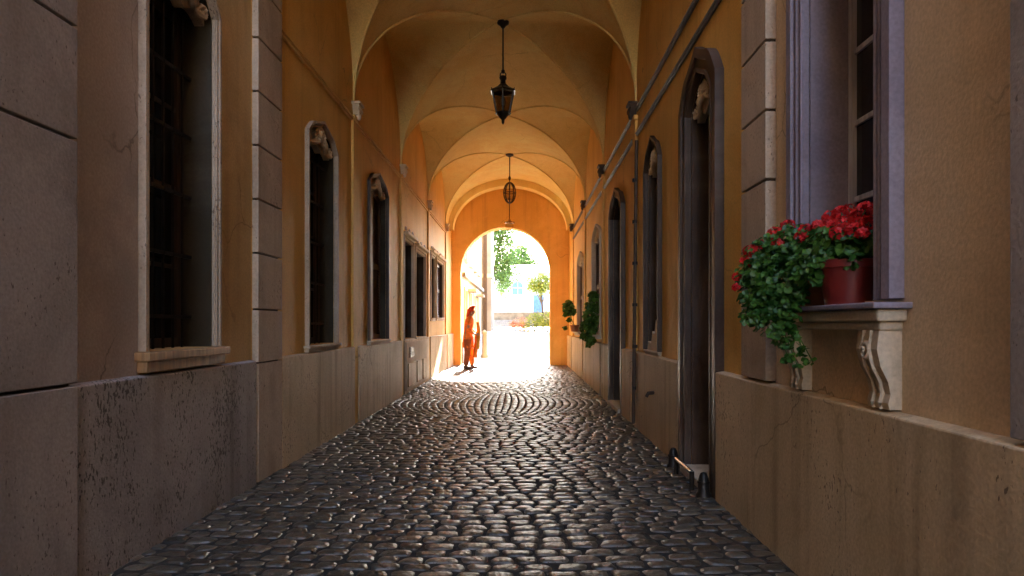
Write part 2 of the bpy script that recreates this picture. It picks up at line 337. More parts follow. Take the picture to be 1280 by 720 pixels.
# curved lengthwise courses (two opposed fans)
yb0, yb1 = 10.2, 13.2; ym = (yb0 + yb1) / 2
nb = 19
for i in range(-nb, nb+1):
    f = i / nb
    y = yb0
    while y < yb1:
        l = rng.uniform(0.13, 0.2); yc = y + l/2; q = (yc - ym) / ((yb1 - yb0)/2)
        x = XC + f * (HA + 0.45) * (1 - 0.30 * q*q)
        sl = f * (HA + 0.45) * (-0.60 * q) / ((yb1 - yb0)/2)
        wx = (HA + 0.45) / nb * (1 - 0.30*q*q) * 0.9
        if x0c < x < x1c: stone(x, yc, wx, l * 0.93, -math.atan(sl))
        y += l
rows(13.25, 23.2, 0.13, 0.13, 0.21, 0.015, 3)
allv = np.concatenate(V)
faces = []
for n in FC: faces += [tuple(n + i for i in q) for q in qf]
me = bpy.data.meshes.new('cobblestone_paving'); me.from_pydata(allv.tolist(), [], faces)
me.polygons.foreach_set('use_smooth', [True]*len(me.polygons)); me.materials.append(M['cobble'])
at = me.attributes.new('tone', 'FLOAT', 'POINT'); at.data.foreach_set('value', TN)
o = bpy.data.objects.new('cobblestone_paving', me); col.objects.link(o); tag(o, kind='structure')
mb = MB(); mb.box(XL-0.3, XR+0.3, YBACK, 23.2, -0.3, -0.003); o = mb.build('passage_floor', M['sand']); tag(o, kind='structure')

# ------------------------------------------------------------------ wall kit
def topcurve(d0, d1, zs, rise, kind, n=24):
    out = []
    for i in range(n+1):
        tt = i/n; s = 1 - abs(2*tt-1)
        if kind == 'ogee': h = 0.5*math.sin(PI/2*min(1, s*2.4)) + 0.5*s**1.6
        elif kind == 'round': h = math.sqrt(max(0, 1-(2*tt-1)**2))
        else: h = 0
        out.append((d0 + (d1-d0)*tt, zs + rise*h))
    if kind == 'flat': out = [out[0], out[-1]]
    return out
ZTOP = 6.6; ZHI = 17.0  # ZHI: height of unseen masses, raised to hold back sun and skylight
class Side:
    def __init__(s, sgn, X): s.s = sgn; s.X = X
    def P(s, d, z, off): return (s.s * (s.X - off), d, z)
    def box(s, mb, d0, d1, z0, z1, o0, o1): return mb.box(s.s*(s.X-o0), s.s*(s.X-o1), d0, d1, z0, z1)
    def prism(s, mb, pts, o0, o1): return mb.prism(pts, lambda p: s.P(p[0], p[1], o0), lambda p: s.P(p[0], p[1], o1))
    def ring(s, mb, inner, outer, o0, o1):
        n = len(inner)
        vs = [s.P(*p, o0) for p in inner] + [s.P(*p, o0) for p in outer] + [s.P(*p, o1) for p in inner] + [s.P(*p, o1) for p in outer]
        fs = []
        for i in range(n-1):
            fs += [(2*n+i, 2*n+i+1, 3*n+i+1, 3*n+i), (i, i+1, n+i+1, n+i), (i, i+1, 2*n+i+1, 2*n+i), (n+i, n+i+1, 3*n+i+1, 3*n+i)]
        fs += [(0, n, 3*n, 2*n), (n-1, 2*n-1, 4*n-1, 3*n-1)]
        return mb.add(vs, fs)
LS = Side(-1, 2.2); RS = Side(1, 1.5)

ZL = 4.25
def wall_mesh(S, ya, yb, ops, zt=ZL, th=0.45):
    mb = MB(); y = ya
    for op in sorted(ops, key=lambda o: o['d'][0]):
        d0, d1 = op['d']
        S.prism(mb, [(y, -0.1), (d0, -0.1), (d0, zt), (y, zt)], 0, -th)
        if op['zb'] > 0.02: S.prism(mb, [(d0, -0.1), (d1, -0.1), (d1, op['zb']), (d0, op['zb'])], 0, -th)
        cv = topcurve(d0, d1, op['zs'], op['rise'], op['kind'])
        S.prism(mb, cv + [(d1, zt), (d0, zt)], 0, -th)
        y = d1
    S.prism(mb, [(y, -0.1), (yb, -0.1), (yb, zt), (y, zt)], 0, -th)
    return mb
def path(op, grow=0.0, low=None):
    d0, d1 = op['d']; zs = op['zs']; cv = topcurve(d0-grow, d1+grow, zs + (grow if op['kind'] == 'flat' else grow*0.35), op['rise'] + grow*0.65, op['kind'])
    zb = op['zb'] if low is None else low
    return [(d0-grow, zb)] + cv + [(d1+grow, zb)]
def surround(S, op, root, mat, wdt=0.1, pr=0.04, name='window'):
    mb = MB()
    S.ring(mb, path(op, 0.0), path(op, wdt), -0.02, pr)
    S.ring(mb, path(op, wdt*0.62), path(op, wdt+0.012), 0.0, pr + 0.022)
    S.ring(mb, path(op, 0.004), path(op, wdt*0.2), 0.0, pr + 0.012)
    return mb.build(name, mat, root, bevel=0.004)
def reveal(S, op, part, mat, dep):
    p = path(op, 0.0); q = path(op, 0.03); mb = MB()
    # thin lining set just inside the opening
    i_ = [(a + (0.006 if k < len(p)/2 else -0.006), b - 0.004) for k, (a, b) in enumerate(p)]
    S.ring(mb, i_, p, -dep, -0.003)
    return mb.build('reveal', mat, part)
def scroll(mb, S, d, z, r, off, turns=1.6, dirn=1, flip=1):
    pts = []; rs = []
    for k in range(26):
        t = k/25; a = t*turns*2*PI; rr = r*(1-t*0.82)
        pts.append(S.P(d + flip*rr*math.cos(a)*1.0, z + dirn*rr*math.sin(a), off + 0.02*t)); rs.append(r*0.26*(1-0.55*t))
    mb.tube(pts, rs, 7)
def ornament(S, op, part, mat, size=1.0, rs=3):
    """shell cartouche with side scrolls and leaves filling the head of the opening"""
    d0, d1 = op['d']; c = (d0+d1)/2; hw = (d1-d0)/2; zs = op['zs']; rise = op['rise']; mb = MB(); o = 0.02
    top = [(a, z-0.004) for a, z in topcurve(d0+0.01, d1-0.01, zs, rise, op['kind'], 18)]
    bot = [(d0+0.01+(d1-d0-0.02)*k/18, zs-0.05+0.05*abs(math.sin(PI*3*k/18))) for k in range(19)]
    S.prism(mb, bot + top[::-1], -0.12, -0.05)
    zc = zs + rise*0.42
    for k in range(9):                                   # fan shell under the apex
        a = PI*(0.08 + 0.84*k/8); r = 0.13*size*(1.15 if k == 4 else 1)
        mb.tube([S.P(c, zc-0.04, -0.03), S.P(c+math.cos(a)*r*0.6, zc-0.04+math.sin(a)*r*0.6, o), S.P(c+math.cos(a)*r, zc-0.04+math.sin(a)*r, -0.01)], [0.008, 0.016*size, 0.012*size], 6)
    for f in (-1, 1):                                    # long leaf swags and end volutes following the hood
        cv = [(c+f*hw*t_, zs + rise*(0.5-0.42*t_) - 0.03 - 0.05*math.sin(PI*t_)) for t_ in np.linspace(0.05, 0.85, 12)]
        mb.tube([S.P(a, z, -0.02+0.02*math.sin(k*0.6)) for k, (a, z) in enumerate(cv)], [0.028*size*(0.55+0.5*abs(math.sin(k*0.9))) for k in range(12)], 7)
        scroll(mb, S, c+f*hw*0.82, zs+0.015, 0.045*size, -0.02, flip=f); scroll(mb, S, c+f*hw*0.36, zc-0.05, 0.04*size, 0.0, flip=-f)
        for k in range(2, 11, 2):
            a, z = cv[k]; mb.tube([S.P(a, z, -0.03), S.P(a+f*0.03, z+0.05*size, -0.005), S.P(a+f*0.05, z+0.075*size, -0.03)], [0.006, 0.013, 0.003], 5)
    return mb.build('ornament', mat, part, smooth=True)
def casement(S, op, part, mat, pane, dep, nv=1, bars=(), fw=0.05, head=0.0):
    d0, d1 = op['d']; zb, zt = op['zb'], op['zs']; c = (d0+d1)/2; mb = MB()
    S.box(mb, d0, d0+fw, zb, zt+op['rise'], -dep-0.03, -dep+0.02); S.box(mb, d1-fw, d1, zb, zt+op['rise'], -dep-0.03, -dep+0.02)
    S.box(mb, d0+fw, d1-fw, zb, zb+fw*1.3, -dep-0.028, -dep+0.018); S.box(mb, d0+fw, d1-fw, zt-fw, zt+op['rise'], -dep-0.028, -dep+0.018)
    for k in range(1, nv+1):
        x = d0 + (d1-d0)*k/(nv+1); S.box(mb, x-fw*0.55, x+fw*0.55, zb+fw*1.3, zt-fw, -dep-0.026, -dep+0.016)
    for z in bars: S.box(mb, d0+fw, d1-fw, z-0.014, z+0.014, -dep-0.022, -dep+0.008)
    fr = mb.build('frame', mat, part, bevel=0.003)
    mb = MB(); S.box(mb, d0+0.004, d1-0.004, zb+0.004, zt+op['rise']*0.9, -dep-0.012, -dep-0.006); mb.build('pane', pane, part)
def grille(S, op, part, mat, off, nv=5, step=0.45, lattice=False):
    d0, d1 = op['d']; zb, zt = op['zb'], op['zs'] + op['rise']*0.4; mb = MB()
    for k in range(1, nv+1):
        x = d0 + (d1-d0)*k/(nv+1); mb.tube([S.P(x, zb, off), S.P(x, zt, off)], 0.010, 6)
    z = zb + step*0.5
    while z < zt:
        S.box(mb, d0, d1, z-0.012, z+0.012, off-0.008, off+0.008); z += step
    return mb.build('grille', mat, part)
def louvers(S, op, part, mat, dep, leaves=2):
    d0, d1 = op['d']; zb, zt = op['zb'], op['zs']; mb = MB(); n = leaves
    for k in range(n):
        a = d0 + (d1-d0)*k/n + 0.006; b_ = d0 + (d1-d0)*(k+1)/n - 0.006
        S.box(mb, a, a+0.05, zb, zt, -dep-0.03, -dep+0.015); S.box(mb, b_-0.05, b_, zb, zt, -dep-0.03, -dep+0.015)
        for z0 in (zb, (zb+zt)/2-0.04, zt-0.08): S.box(mb, a+0.05, b_-0.05, z0, z0+0.08, -dep-0.028, -dep+0.012)
        z = zb + 0.1
        while z < zt-0.1:
            mb.add([S.P(a+0.05, z, -dep+0.01), S.P(b_-0.05, z, -dep+0.01), S.P(b_-0.05, z+0.045, -dep-0.025), S.P(a+0.05, z+0.045, -dep-0.025)], [(0,1,2,3)])
            z += 0.045
    S.box(mb, d0, d1, zb, zt, -dep-0.05, -dep-0.04)
    return mb.build('shutter', mat, part)
def sill(S, op, part, mat, ext=0.1, h=0.09, pr=0.10):
    d0, d1 = op['d']; zb = op['zb']; mb = MB()
    S.box(mb, d0-ext, d1+ext, zb-h*0.45, zb-0.002, -0.12, pr); S.box(mb, d0-ext+0.02, d1+ext-0.02, zb-h, zb-h*0.45, 0, pr*0.7)
    return mb.build('sill', mat, part, bevel=0.006)
def wood_door(S, op, part, mat, dep, nm='door_leaf'):
    d0, d1 = op['d']; zt = op['zs'] + op['rise']; mb = MB(); c = (d0+d1)/2
    S.box(mb, d0, d1, 0.02, zt, -dep-0.06, -dep)
    for a, b_ in ((d0, c), (c, d1)):
        for z0, z1 in ((0.15, 0.85), (1.0, 2.1), (2.25, op['zs']-0.1)):
            S.box(mb, a+0.06, b_-0.06, z0, z1, -dep, -dep+0.02); S.box(mb, a+0.1, b_-0.1, z0+0.05, z1-0.05, -dep+0.02, -dep+0.032)
    S.box(mb, c-0.02, c+0.02, 0.02, op['zs'], -dep+0.001, -dep+0.035)
    o = mb.build(nm, mat, part, bevel=0.004)
    mb = MB(); mb.ball(S.P(c+0.07, 1.05, -dep+0.05), 0.025); mb.tube([S.P(c+0.07, 1.05, -dep), S.P(c+0.07, 1.05, -dep+0.05)], 0.01); mb.build('handle', M['brass'], part)
def plinth(S, root, segs, zt, pr, mats):
    for i, (a, b_) in enumerate(segs):
        mb = MB()
        S.prism(mb, [(a, -0.05), (b_, -0.05), (b_, zt-0.03), (a, zt-0.03)], 0.001, pr)
        # weathered top: slightly sloping ledge
        mb.add([S.P(a, zt-0.03, 0.001), S.P(b_, zt-0.03, 0.001), S.P(b_, zt-0.03, pr), S.P(a, zt-0.03, pr),
                S.P(a, zt, 0.001), S.P(b_, zt, 0.001), S.P(b_, zt-0.012, pr), S.P(a, zt-0.012, pr)],
               [(0,3,2,1),(4,5,6,7),(0,1,5,4),(1,2,6,5),(2,3,7,6),(3,0,4,7)])
        mb.build('plinth', mats[min(i, len(mats)-1)], root, bevel=0.008)
def rustic(S, root, a, b_, zlines, ztop, pr, mat, zbot=0.0):
    """pilaster of banded blocks, dark joints between"""
    mb = MB(); zs_ = [zbot] + list(zlines) + [ztop]
    for z0, z1 in zip(zs_[:-1], zs_[1:]):
        S.box(mb, a, b_, z0+0.008, z1-0.008, 0.0, pr)
    p = mb.build('pilaster', mat, root, bevel=0.005)
    mb = MB(); S.box(mb, a+0.015, b_-0.015, zbot, ztop, 0.001, pr-0.035); mb.build('joint', M['groove'], p)
def lesene(S, root, c, wd, pr, zb, zt, mat, cmat, dark=False):
    mb = MB(); S.box(mb, c-wd/2, c+wd/2, zb, zt, 0.0, pr)
    S.box(mb, c-wd/2-0.02, c+wd/2+0.02, zt-0.06, zt, 0.0, pr+0.02)
    p = mb.build('pilaster', mat, root, bevel=0.006)
    mb = MB(); z = zt
    S.prism(mb, [(c-wd*0.22, z+0.02), (c+wd*0.22, z+0.02), (c+wd*0.42, z+0.15), (c-wd*0.42, z+0.15)], 0.01, pr+0.06)
    S.box(mb, c-wd*0.5, c+wd*0.5, z+0.15, z+0.18, 0.0, pr+0.085)
    for f in (-1, 1): scroll(mb, S, c+f*wd*0.24, z+0.08, 0.042, pr+0.06, flip=f)
    mb.ball(S.P(c, z+0.02, pr+0.04), 0.035, 0.04, 0.06)
    mb.build('corbel', cmat, p, smooth=True)

# ------------------------------------------------------------------ LEFT WALL
Lw = tag(empty('passage_wall', (-2.2, 8, 0)), 'long left wall of the passage, ochre plaster over stone plinth with barred windows', 'wall')
LO = [dict(d=(4.10,5.0), zb=1.14, zs=3.46, rise=0.28, kind='ogee'),
      dict(d=(7.2,8.24), zb=1.08, zs=3.26, rise=0.20, kind='ogee'),
      dict(d=(10.1,11.4), zb=1.06, zs=3.34, rise=0.20, kind='ogee'),
      dict(d=(13.05,14.03), zb=1.03, zs=2.86, rise=0, kind='flat'),
      dict(d=(14.45,15.8), zb=1.03, zs=2.80, rise=0, kind='flat'),
      dict(d=(16.9,17.6), zb=1.45, zs=2.92, rise=0, kind='flat'),
      dict(d=(18.0,19.5), zb=1.47, zs=2.92, rise=0, kind='flat')]
near = [o_ for o_ in LO if o_['d'][0] < 5.5]; far = [o_ for o_ in LO if o_['d'][0] > 5.5]
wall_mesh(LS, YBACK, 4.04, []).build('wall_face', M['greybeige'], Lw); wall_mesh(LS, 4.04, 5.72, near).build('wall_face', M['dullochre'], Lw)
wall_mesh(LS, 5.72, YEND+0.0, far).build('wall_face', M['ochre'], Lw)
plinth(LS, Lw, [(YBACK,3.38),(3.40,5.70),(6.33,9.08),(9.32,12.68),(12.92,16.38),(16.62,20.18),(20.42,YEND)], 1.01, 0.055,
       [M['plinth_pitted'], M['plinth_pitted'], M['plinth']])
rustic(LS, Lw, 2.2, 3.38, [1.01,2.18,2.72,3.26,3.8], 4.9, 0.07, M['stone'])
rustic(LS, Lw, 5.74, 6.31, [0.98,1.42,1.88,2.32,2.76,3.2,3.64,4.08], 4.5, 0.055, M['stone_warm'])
for i, c in enumerate((9.2, 12.8, 16.5, 20.3)): lesene(LS, Lw, c, 0.24, 0.035, 0.0, 4.0, M['ochre'], M['stucco'])
def strip(S, root, a, b_, z, h, pr, mat):
    mb = MB(); S.box(mb, a, b_, z, z+h, 0.0, pr); S.box(mb, a, b_, z+h, z+h+0.012, 0.0, pr+0.014); mb.build('moulding', mat, root, bevel=0.004)
for a, b_ in ((6.35,9.06),(9.34,12.66),(12.94,16.36),(16.64,20.16)): strip(LS, Lw, a, b_, 3.92, 0.035, 0.03, M['ochre'])
def stone_window(S, root, op, smat, omat, dep=0.16, rs=3, osize=1.0):
    w_ = surround(S, op, root, smat, 0.05, 0.025); reveal(S, op, w_, M['olive'], 0.44); return w_
w1 = stone_window(LS, Lw, LO[0], M['stone_warm'], None); casement(LS, LO[0], w1, M['door'], M['pane'], 0.24, 1, (1.7,2.25,2.8)); grille(LS, LO[0], w1, M['iron'], -0.15, 6, 0.42)
ornament(LS, LO[0], w1, M['stone_warm'], 1.0, 4); sill(LS, LO[0], w1, M['sillwood'], 0.1, 0.12, 0.09)
w2 = stone_window(LS, Lw, LO[1], M['stone_warm'], None); casement(LS, LO[1], w2, M['door'], M['pane'], 0.22, 1, (1.7,2.3,2.8)); grille(LS, LO[1], w2, M['ironrust'], -0.12, 5, 0.45)
ornament(LS, LO[1], w2, M['stucco'], 1.25, 5); sill(LS, LO[1], w2, M['trim'], 0.1, 0.07, 0.07)
w3 = stone_window(LS, Lw, LO[2], M['darktrim'], None); louvers(LS, LO[2], w3, M['shutter'], 0.10); ornament(LS, LO[2], w3, M['stucco'], 1.25, 6); sill(LS, LO[2], w3, M['trim'], 0.1, 0.07, 0.07)
for k, op in enumerate(LO[3:]):
    w_ = surround(LS, op, Lw, M['trim'], 0.09, 0.03); reveal(LS, op, w_, M['darktrim'], 0.44)
    if k == 3: louvers(LS, op, w_, M['shutter'], 0.08)
    else: casement(LS, op, w_, M['door'] if k != 1 else M['trim'], M['pane'], 0.2, 1, ((op['zb']+op['zs'])/2,))
    mb = MB(); c = (op['d'][0]+op['d'][1])/2; hw = (op['d'][1]-op['d'][0])/2
    LS.box(mb, op['d'][0]-0.12, op['d'][1]+0.12, op['zs']+0.10, op['zs']+0.15, 0, 0.12)
    for f in (-1, 0, 1): scroll(mb, LS, c+f*hw*0.8, op['zs']+0.2, 0.06, 0.04, flip=(f or 1))
    mb.build('hood', M['stucco'], w_, smooth=True); sill(LS, op, w_, M['trim'], 0.08, 0.08, 0.06)
# panelled box on the plinth and vent under the shop window
mb = MB(); LS.box(mb, 13.0, 15.9, 0.06, 0.96, 0.056, 0.075); hp = mb.build('panel', M['trim'], Lw, bevel=0.005)
mb = MB()
for a, b_ in ((13.15,14.1),(14.25,14.95),(15.1,15.75)):
    LS.box(mb, a, b_, 0.12, 0.56, 0.076, 0.095)
mb.build('panel_field', M['plinth'], hp, bevel=0.008)
mb = MB(); LS.box(mb, 13.35, 13.85, 0.66, 0.86, 0.076, 0.09); v_ = mb.build('vent', M['ironrust'], hp)
mb = MB()
for k in range(4): LS.box(mb, 13.38, 13.82, 0.685+k*0.045, 0.7+k*0.045, 0.091, 0.10)
mb.build('vent_slats', M['iron'], hp)
# dark backing boxes added behind the windows to block leaking light
def backing_box(S, root, y0, y1, X0=0.45, X1=1.4):
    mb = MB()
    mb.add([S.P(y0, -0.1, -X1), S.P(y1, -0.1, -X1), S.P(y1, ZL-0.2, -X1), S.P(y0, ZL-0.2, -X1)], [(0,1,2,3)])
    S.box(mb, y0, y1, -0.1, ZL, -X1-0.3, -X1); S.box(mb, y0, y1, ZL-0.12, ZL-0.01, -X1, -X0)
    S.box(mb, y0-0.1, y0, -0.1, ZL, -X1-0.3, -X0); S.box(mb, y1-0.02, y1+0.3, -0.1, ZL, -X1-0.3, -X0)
    mb.build('leak_blocking_box', M['backing_box'], root)
backing_box(LS, Lw, YBACK, YEND)

# ------------------------------------------------------------------ RIGHT WALL
Rw = tag(empty('passage_wall', (1.5, 8, 0)), 'long right wall of the passage, with dark doorways and the grey framed flower window', 'wall')
RO = [dict(d=(2.92,3.67), zb=1.40, zs=3.3, rise=0, kind='flat'),
      dict(d=(5.42,6.22), zb=0.0, zs=3.12, rise=0.26, kind='ogee'),
      dict(d=(7.58,8.34), zb=1.0, zs=3.08, rise=0.28, kind='ogee'),
      dict(d=(10.3,11.5), zb=0.0, zs=3.0, rise=0.27, kind='ogee'),
      dict(d=(13.2,14.55), zb=1.1, zs=3.0, rise=0.2, kind='ogee'),
      dict(d=(16.9,18.4), zb=1.1, zs=2.85, rise=0.2, kind='ogee')]
wall_mesh(RS, YBACK, 4.62, RO[:1]).build('wall_face', M['ochre_near'], Rw)
wall_mesh(RS, 4.62, YEND, RO[1:]).build('wall_face', M['ochre'], Rw)
plinth(RS, Rw, [(YBACK,5.20),(6.42,9.08),(9.32,10.08),(11.72,12.68),(12.92,16.38),(16.62,20.18),(20.42,YEND)], 0.955, 0.07,
       [M['plinth'], M['plinth']])
rustic(RS, Rw, 0.9, 2.07, [], 4.9, 0.066, M['stone'], 0.957)
rustic(RS, Rw, 4.14, 4.60, [1.33,1.74,2.15,2.56,2.97,3.38,3.8], 4.5, 0.066, M['stone_warm'], 0.957)
for c in (9.2, 12.8, 16.5, 20.3): lesene(RS, Rw, c, 0.22, 0.035, 0.0, 4.0, M['ochre'], M['ironrust'])
for a, b_ in ((4.66,9.06),(9.34,12.66),(12.94,16.36),(16.64,20.16)):
    strip(RS, Rw, a, b_, 3.72, 0.022, 0.028, M['darktrim']); strip(RS, Rw, a, b_, 4.03, 0.022, 0.028, M['darktrim'])
# grey flower window
op = RO[0]; mb = MB()
RS.ring(mb, path(op, 0.0), path(op, 0.16), -0.02, 0.035)
RS.ring(mb, path(op, 0.10), path(op, 0.165), 0.0, 0.062); RS.ring(mb, path(op, 0.05), path(op, 0.065), 0.0, 0.05); RS.ring(mb, path(op, 0.003), path(op, 0.02), 0.0, 0.045)
fw_ = mb.build('window', M['greytrim'], Rw, bevel=0.004)
reveal(RS, op, fw_, M['greytrim'], 0.30)
casement(RS, op, fw_, M['greyframe'], M['pane'], 0.22, 1, (1.94,2.33,2.70,3.05), 0.045)
mb = MB(); RS.box(mb, 2.70, 3.88, 1.36, 1.385, -0.15, 0.15); mb.build('sill', M['greytrim'], fw_, bevel=0.006)
mb = MB(); RS.box(mb, 2.73, 3.85, 1.31, 1.358, 0.0, 0.12); RS.box(mb, 2.76, 3.82, 1.275, 1.31, 0.0, 0.095); mb.build('sill_moulding', M['trim'], fw_, bevel=0.01)
for c in (2.86, 3.72):
    mb = MB(); prof = [(0.0,1.275),(0.09,1.275),(0.10,1.20),(0.085,1.13),(0.055,1.07),(0.045,1.02),(0.055,0.985),(0.05,0.96),(0.0,0.96)]
    mb.prism(prof, lambda p: RS.P(c-0.085, p[1], p[0]), lambda p: RS.P(c+0.085, p[1], p[0]))
    for k in (-0.03, 0.03): mb.tube([RS.P(c+k, z, o_+0.004) for o_, z in prof[1:-1]], 0.010, 6)
    scroll(mb, RS, c, 1.19, 0.04, 0.098)
    mb.build('bracket', M['trim'], fw_, bevel=0.003)
# door 2 (tall dark) and door 4
def doorway(op, mat, leaf, wdt, dep):
    d = surround(RS, op, Rw, mat, wdt, 0.05, 'doorway'); reveal(RS, op, d, mat, 0.44); wood_door(RS, op, d, leaf, dep)
    mb = MB(); RS.box(mb, op['d'][0]-0.02, op['d'][1]+0.02, -0.02, 0.06, -0.4, 0.10); mb.build('threshold', M['trim'], d, bevel=0.01); return d
dr = doorway(RO[1], M['darktrim'], M['door'], 0.2, 0.30)
ornament(RS, RO[1], dr, M['stucco'], 0.9, 8)
dr4 = doorway(RO[3], M['darktrim'], M['door'], 0.13, 0.28)
w_ = surround(RS, RO[2], Rw, M['darktrim'], 0.06, 0.03); reveal(RS, RO[2], w_, M['darktrim'], 0.44); casement(RS, RO[2], w_, M['door'], M['pane'], 0.2, 1, (1.9,)); ornament(RS, RO[2], w_, M['stucco'], 1.0, 9); sill(RS, RO[2], w_, M['trim'], 0.05, 0.06, 0.05)
for k, op in enumerate(RO[4:]):
    w_ = surround(RS, op, Rw, M['trim'], 0.06, 0.03); reveal(RS, op, w_, M['trim'], 0.44); louvers(RS, op, w_, M['shutter'], 0.05); ornament(RS, op, w_, M['stucco'], 1.0, 10+k); sill(RS, op, w_, M['trim'], 0.08, 0.08, 0.16)
# bared patch of old plaster and drain spout under window 3
pts = [(7.55,0.95),(7.53,1.25),(7.66,1.22),(7.70,1.38),(7.82,1.34),(7.90,1.18),(8.02,1.22),(8.10,1.08),(8.30,1.1),(8.36,0.95)]
mb = MB(); RS.prism(mb, pts, -0.19, 0.012); mb.build('rubble_fill', M['stucco'], Rw, bevel=0.006)
mb = MB(); mb.tube([RS.P(7.62,0.56,0.05), RS.P(7.62,0.55,0.13), RS.P(7.62,0.51,0.15)], [0.022,0.02,0.018], 8); mb.lathe([(0.04,0),(0.04,0.02)], RS.P(7.62,0.55,0.075), 10); mb.build('spout', M['ironrust'], Rw, smooth=True)
# upper walls with an open lunette window in every bay
for S_, R_ in ((LS, Lw), (RS, Rw)):
    lun = []
    mb = MB(); y = 5.5
    for op in lun:
        d0, d1 = op['d']
        S_.prism(mb, [(y, ZL), (d0, ZL), (d0, ZTOP), (y, ZTOP)], 0, -0.45)
        S_.prism(mb, [(d0, ZL), (d1, ZL), (d1, op['zb']), (d0, op['zb'])], 0, -0.45)
        S_.prism(mb, topcurve(d0, d1, op['zs'], op['rise'], 'round') + [(d1, ZTOP), (d0, ZTOP)], 0, -0.45); y = d1
    S_.prism(mb, [(y, ZL), (YEND, ZL), (YEND, ZTOP), (y, ZTOP)], 0, -0.45)
    mb.build('lunette_wall', M['ochre'], R_)
    for op in lun:
        mb = MB(); S_.ring(mb, path(op, 0.0), path(op, 0.09), 0.0, 0.03); lw = mb.build('lunette_window', M['ochre'], R_, bevel=0.004)
        mb = MB(); S_.box(mb, op['d'][0]-0.1, op['d'][1]+0.1, op['zb']-0.06, op['zb'], -0.3, 0.06); mb.build('sill', M['stucco'], lw, bevel=0.006)
        mb = MB(); c = (op['d'][0]+op['d'][1])/2
        for q in (-0.3, 0.0, 0.3): S_.box(mb, c+q-0.012, c+q+0.012, op['zb'], op['zs']+op['rise']*math.sqrt(1-(q/0.55)**2), -0.25, -0.22)
        S_.box(mb, op['d'][0], op['d'][1], 5.0, 5.025, -0.248, -0.222); mb.build('grille', M['iron'], lw)
backing_box(RS, Rw, YBACK, YEND)

# downpipe with brackets; iron guards by the door
dp = empty('downpipe', RS.P(8.82, 0, 0.05)); tag(dp, 'dark iron rainwater downpipe with collars, fixed to the right wall before the first corbel', 'downpipe')
mb = MB(); mb.tube([RS.P(8.82, 0.05, 0.10), RS.P(8.82, 3.6, 0.06)], 0.022, 12); mb.build('pipe', M['ironrust'], dp, smooth=True)
for z in np.arange(0.5, 3.6, 0.52):
    mb = MB(); mb.lathe([(0.034,-0.02),(0.034,0.02)], RS.P(8.82, z, 0.08), 12); mb.build('collar', M['iron'], dp)
def guard(d, label):
    t_ = empty('wheel_guard', RS.P(d, 0, 0.12)); tag(t_, label, 'wheel guard', 'iron guard posts beside the dark doorway')
    mb = MB(); c = RS.P(d, 0, 0.13)
    mb.lathe([(0.06,0.0),(0.06,0.02),(0.045,0.04),(0.04,0.13),(0.032,0.16),(0.02,0.18),(0.0,0.186)], c, 16); mb.build('post', M['iron'], t_, smooth=True)
    mb = MB(); mb.lathe([(0.046,0.10),(0.049,0.11),(0.046,0.12)], c, 16); mb.build('band', M['iron'], t_, smooth=True)
guard(5.30, 'squat black iron guard post at the near side of the dark doorway')
guard(6.36, 'squat black iron guard post at the far side of the dark doorway')
t_ = empty('boot_scraper', RS.P(5.6, 0, 0.16)); tag(t_, 'low shiny steel boot scraper bar on the doorstep of the tall dark doorway', 'boot scraper')
mb = MB(); mb.tube([RS.P(5.50,0.14,0.17), RS.P(6.05,0.14,0.17)], 0.018, 10); mb.build('bar', simple('polished_steel', (0.55,0.5,0.45), 0.25, 0.9), t_, smooth=True)
for d_ in (5.50, 6.05):
    mb = MB(); mb.tube([RS.P(d_,0.0,0.17), RS.P(d_,0.15,0.17)], 0.02, 8); mb.build('post', M['iron'], t_, smooth=True)

# ------------------------------------------------------------------ VAULTED CEILING
ZS = 4.2
def crown(y): return float(np.interp(y, [-6, 7.3, 11, 14.65, 18.4, 22.3], [6.0, 6.0, 6.03, 5.66, 5.72, 5.62]))
Vt = tag(empty('vaulted_ceiling', (XC, 8, 4.2)), 'ochre groin vaulted ceiling running over the whole passage', 'ceiling')
NN = 26
def web(y0, y1, which):
    yc, hl = (y0+y1)/2, (y1-y0)/2; mb = MB(); n = NN
    ts = [math.sin(PI/2*i/n) for i in range(n+1)]
    for i in range(n+1):
        tt = ts[i]
        for j in range(n+1):
            wv = math.sin(PI/2*(2*j/n-1))
            if which in 'FB': vv = tt*(1 if which == 'B' else -1); u = tt*wv; h = math.sqrt(max(0, 1-u*u))
            else: u = tt*(1 if which == 'R' else -1); vv = tt*wv; h = math.sqrt(max(0, 1-vv*vv))
            y = yc + vv*hl
            mb.v.append((XC + u*(HA+0.004), y, ZS + (crown(y)-ZS)*h))
    for i in range(n):
        for j in range(n):
            a = i*(n+1)+j; mb.f.append((a, a+1, a+n+2, a+n+1))
    return mb
bays = [(5.5,9.2),(9.2,12.8),(12.8,16.5),(16.5,20.3)]
for b0, b1 in bays:
    for wch in 'FBLR':
        o = web(b0, b1, wch).build('vault_web', M['vault'], Vt, fix=False)
        o.data.polygons.foreach_set('use_smooth', [True]*len(o.data.polygons))
# plaster groin edges
for b0, b1 in bays:
    for f in (-1, 1):
        mb = MB(); pts = []
        for k in range(61):
            q = -math.cos(PI*k/60); y = (b0+b1)/2 + q*(b1-b0)/2*0.999
            pts.append((XC + f*q*HA*0.999, y, ZS + (crown(y)-ZS)*math.sqrt(max(0, 1-q*q)) - 0.004))
        mb.tube(pts, 0.017, 8); mb.build('groin_edge', M['vault'], Vt, smooth=True)
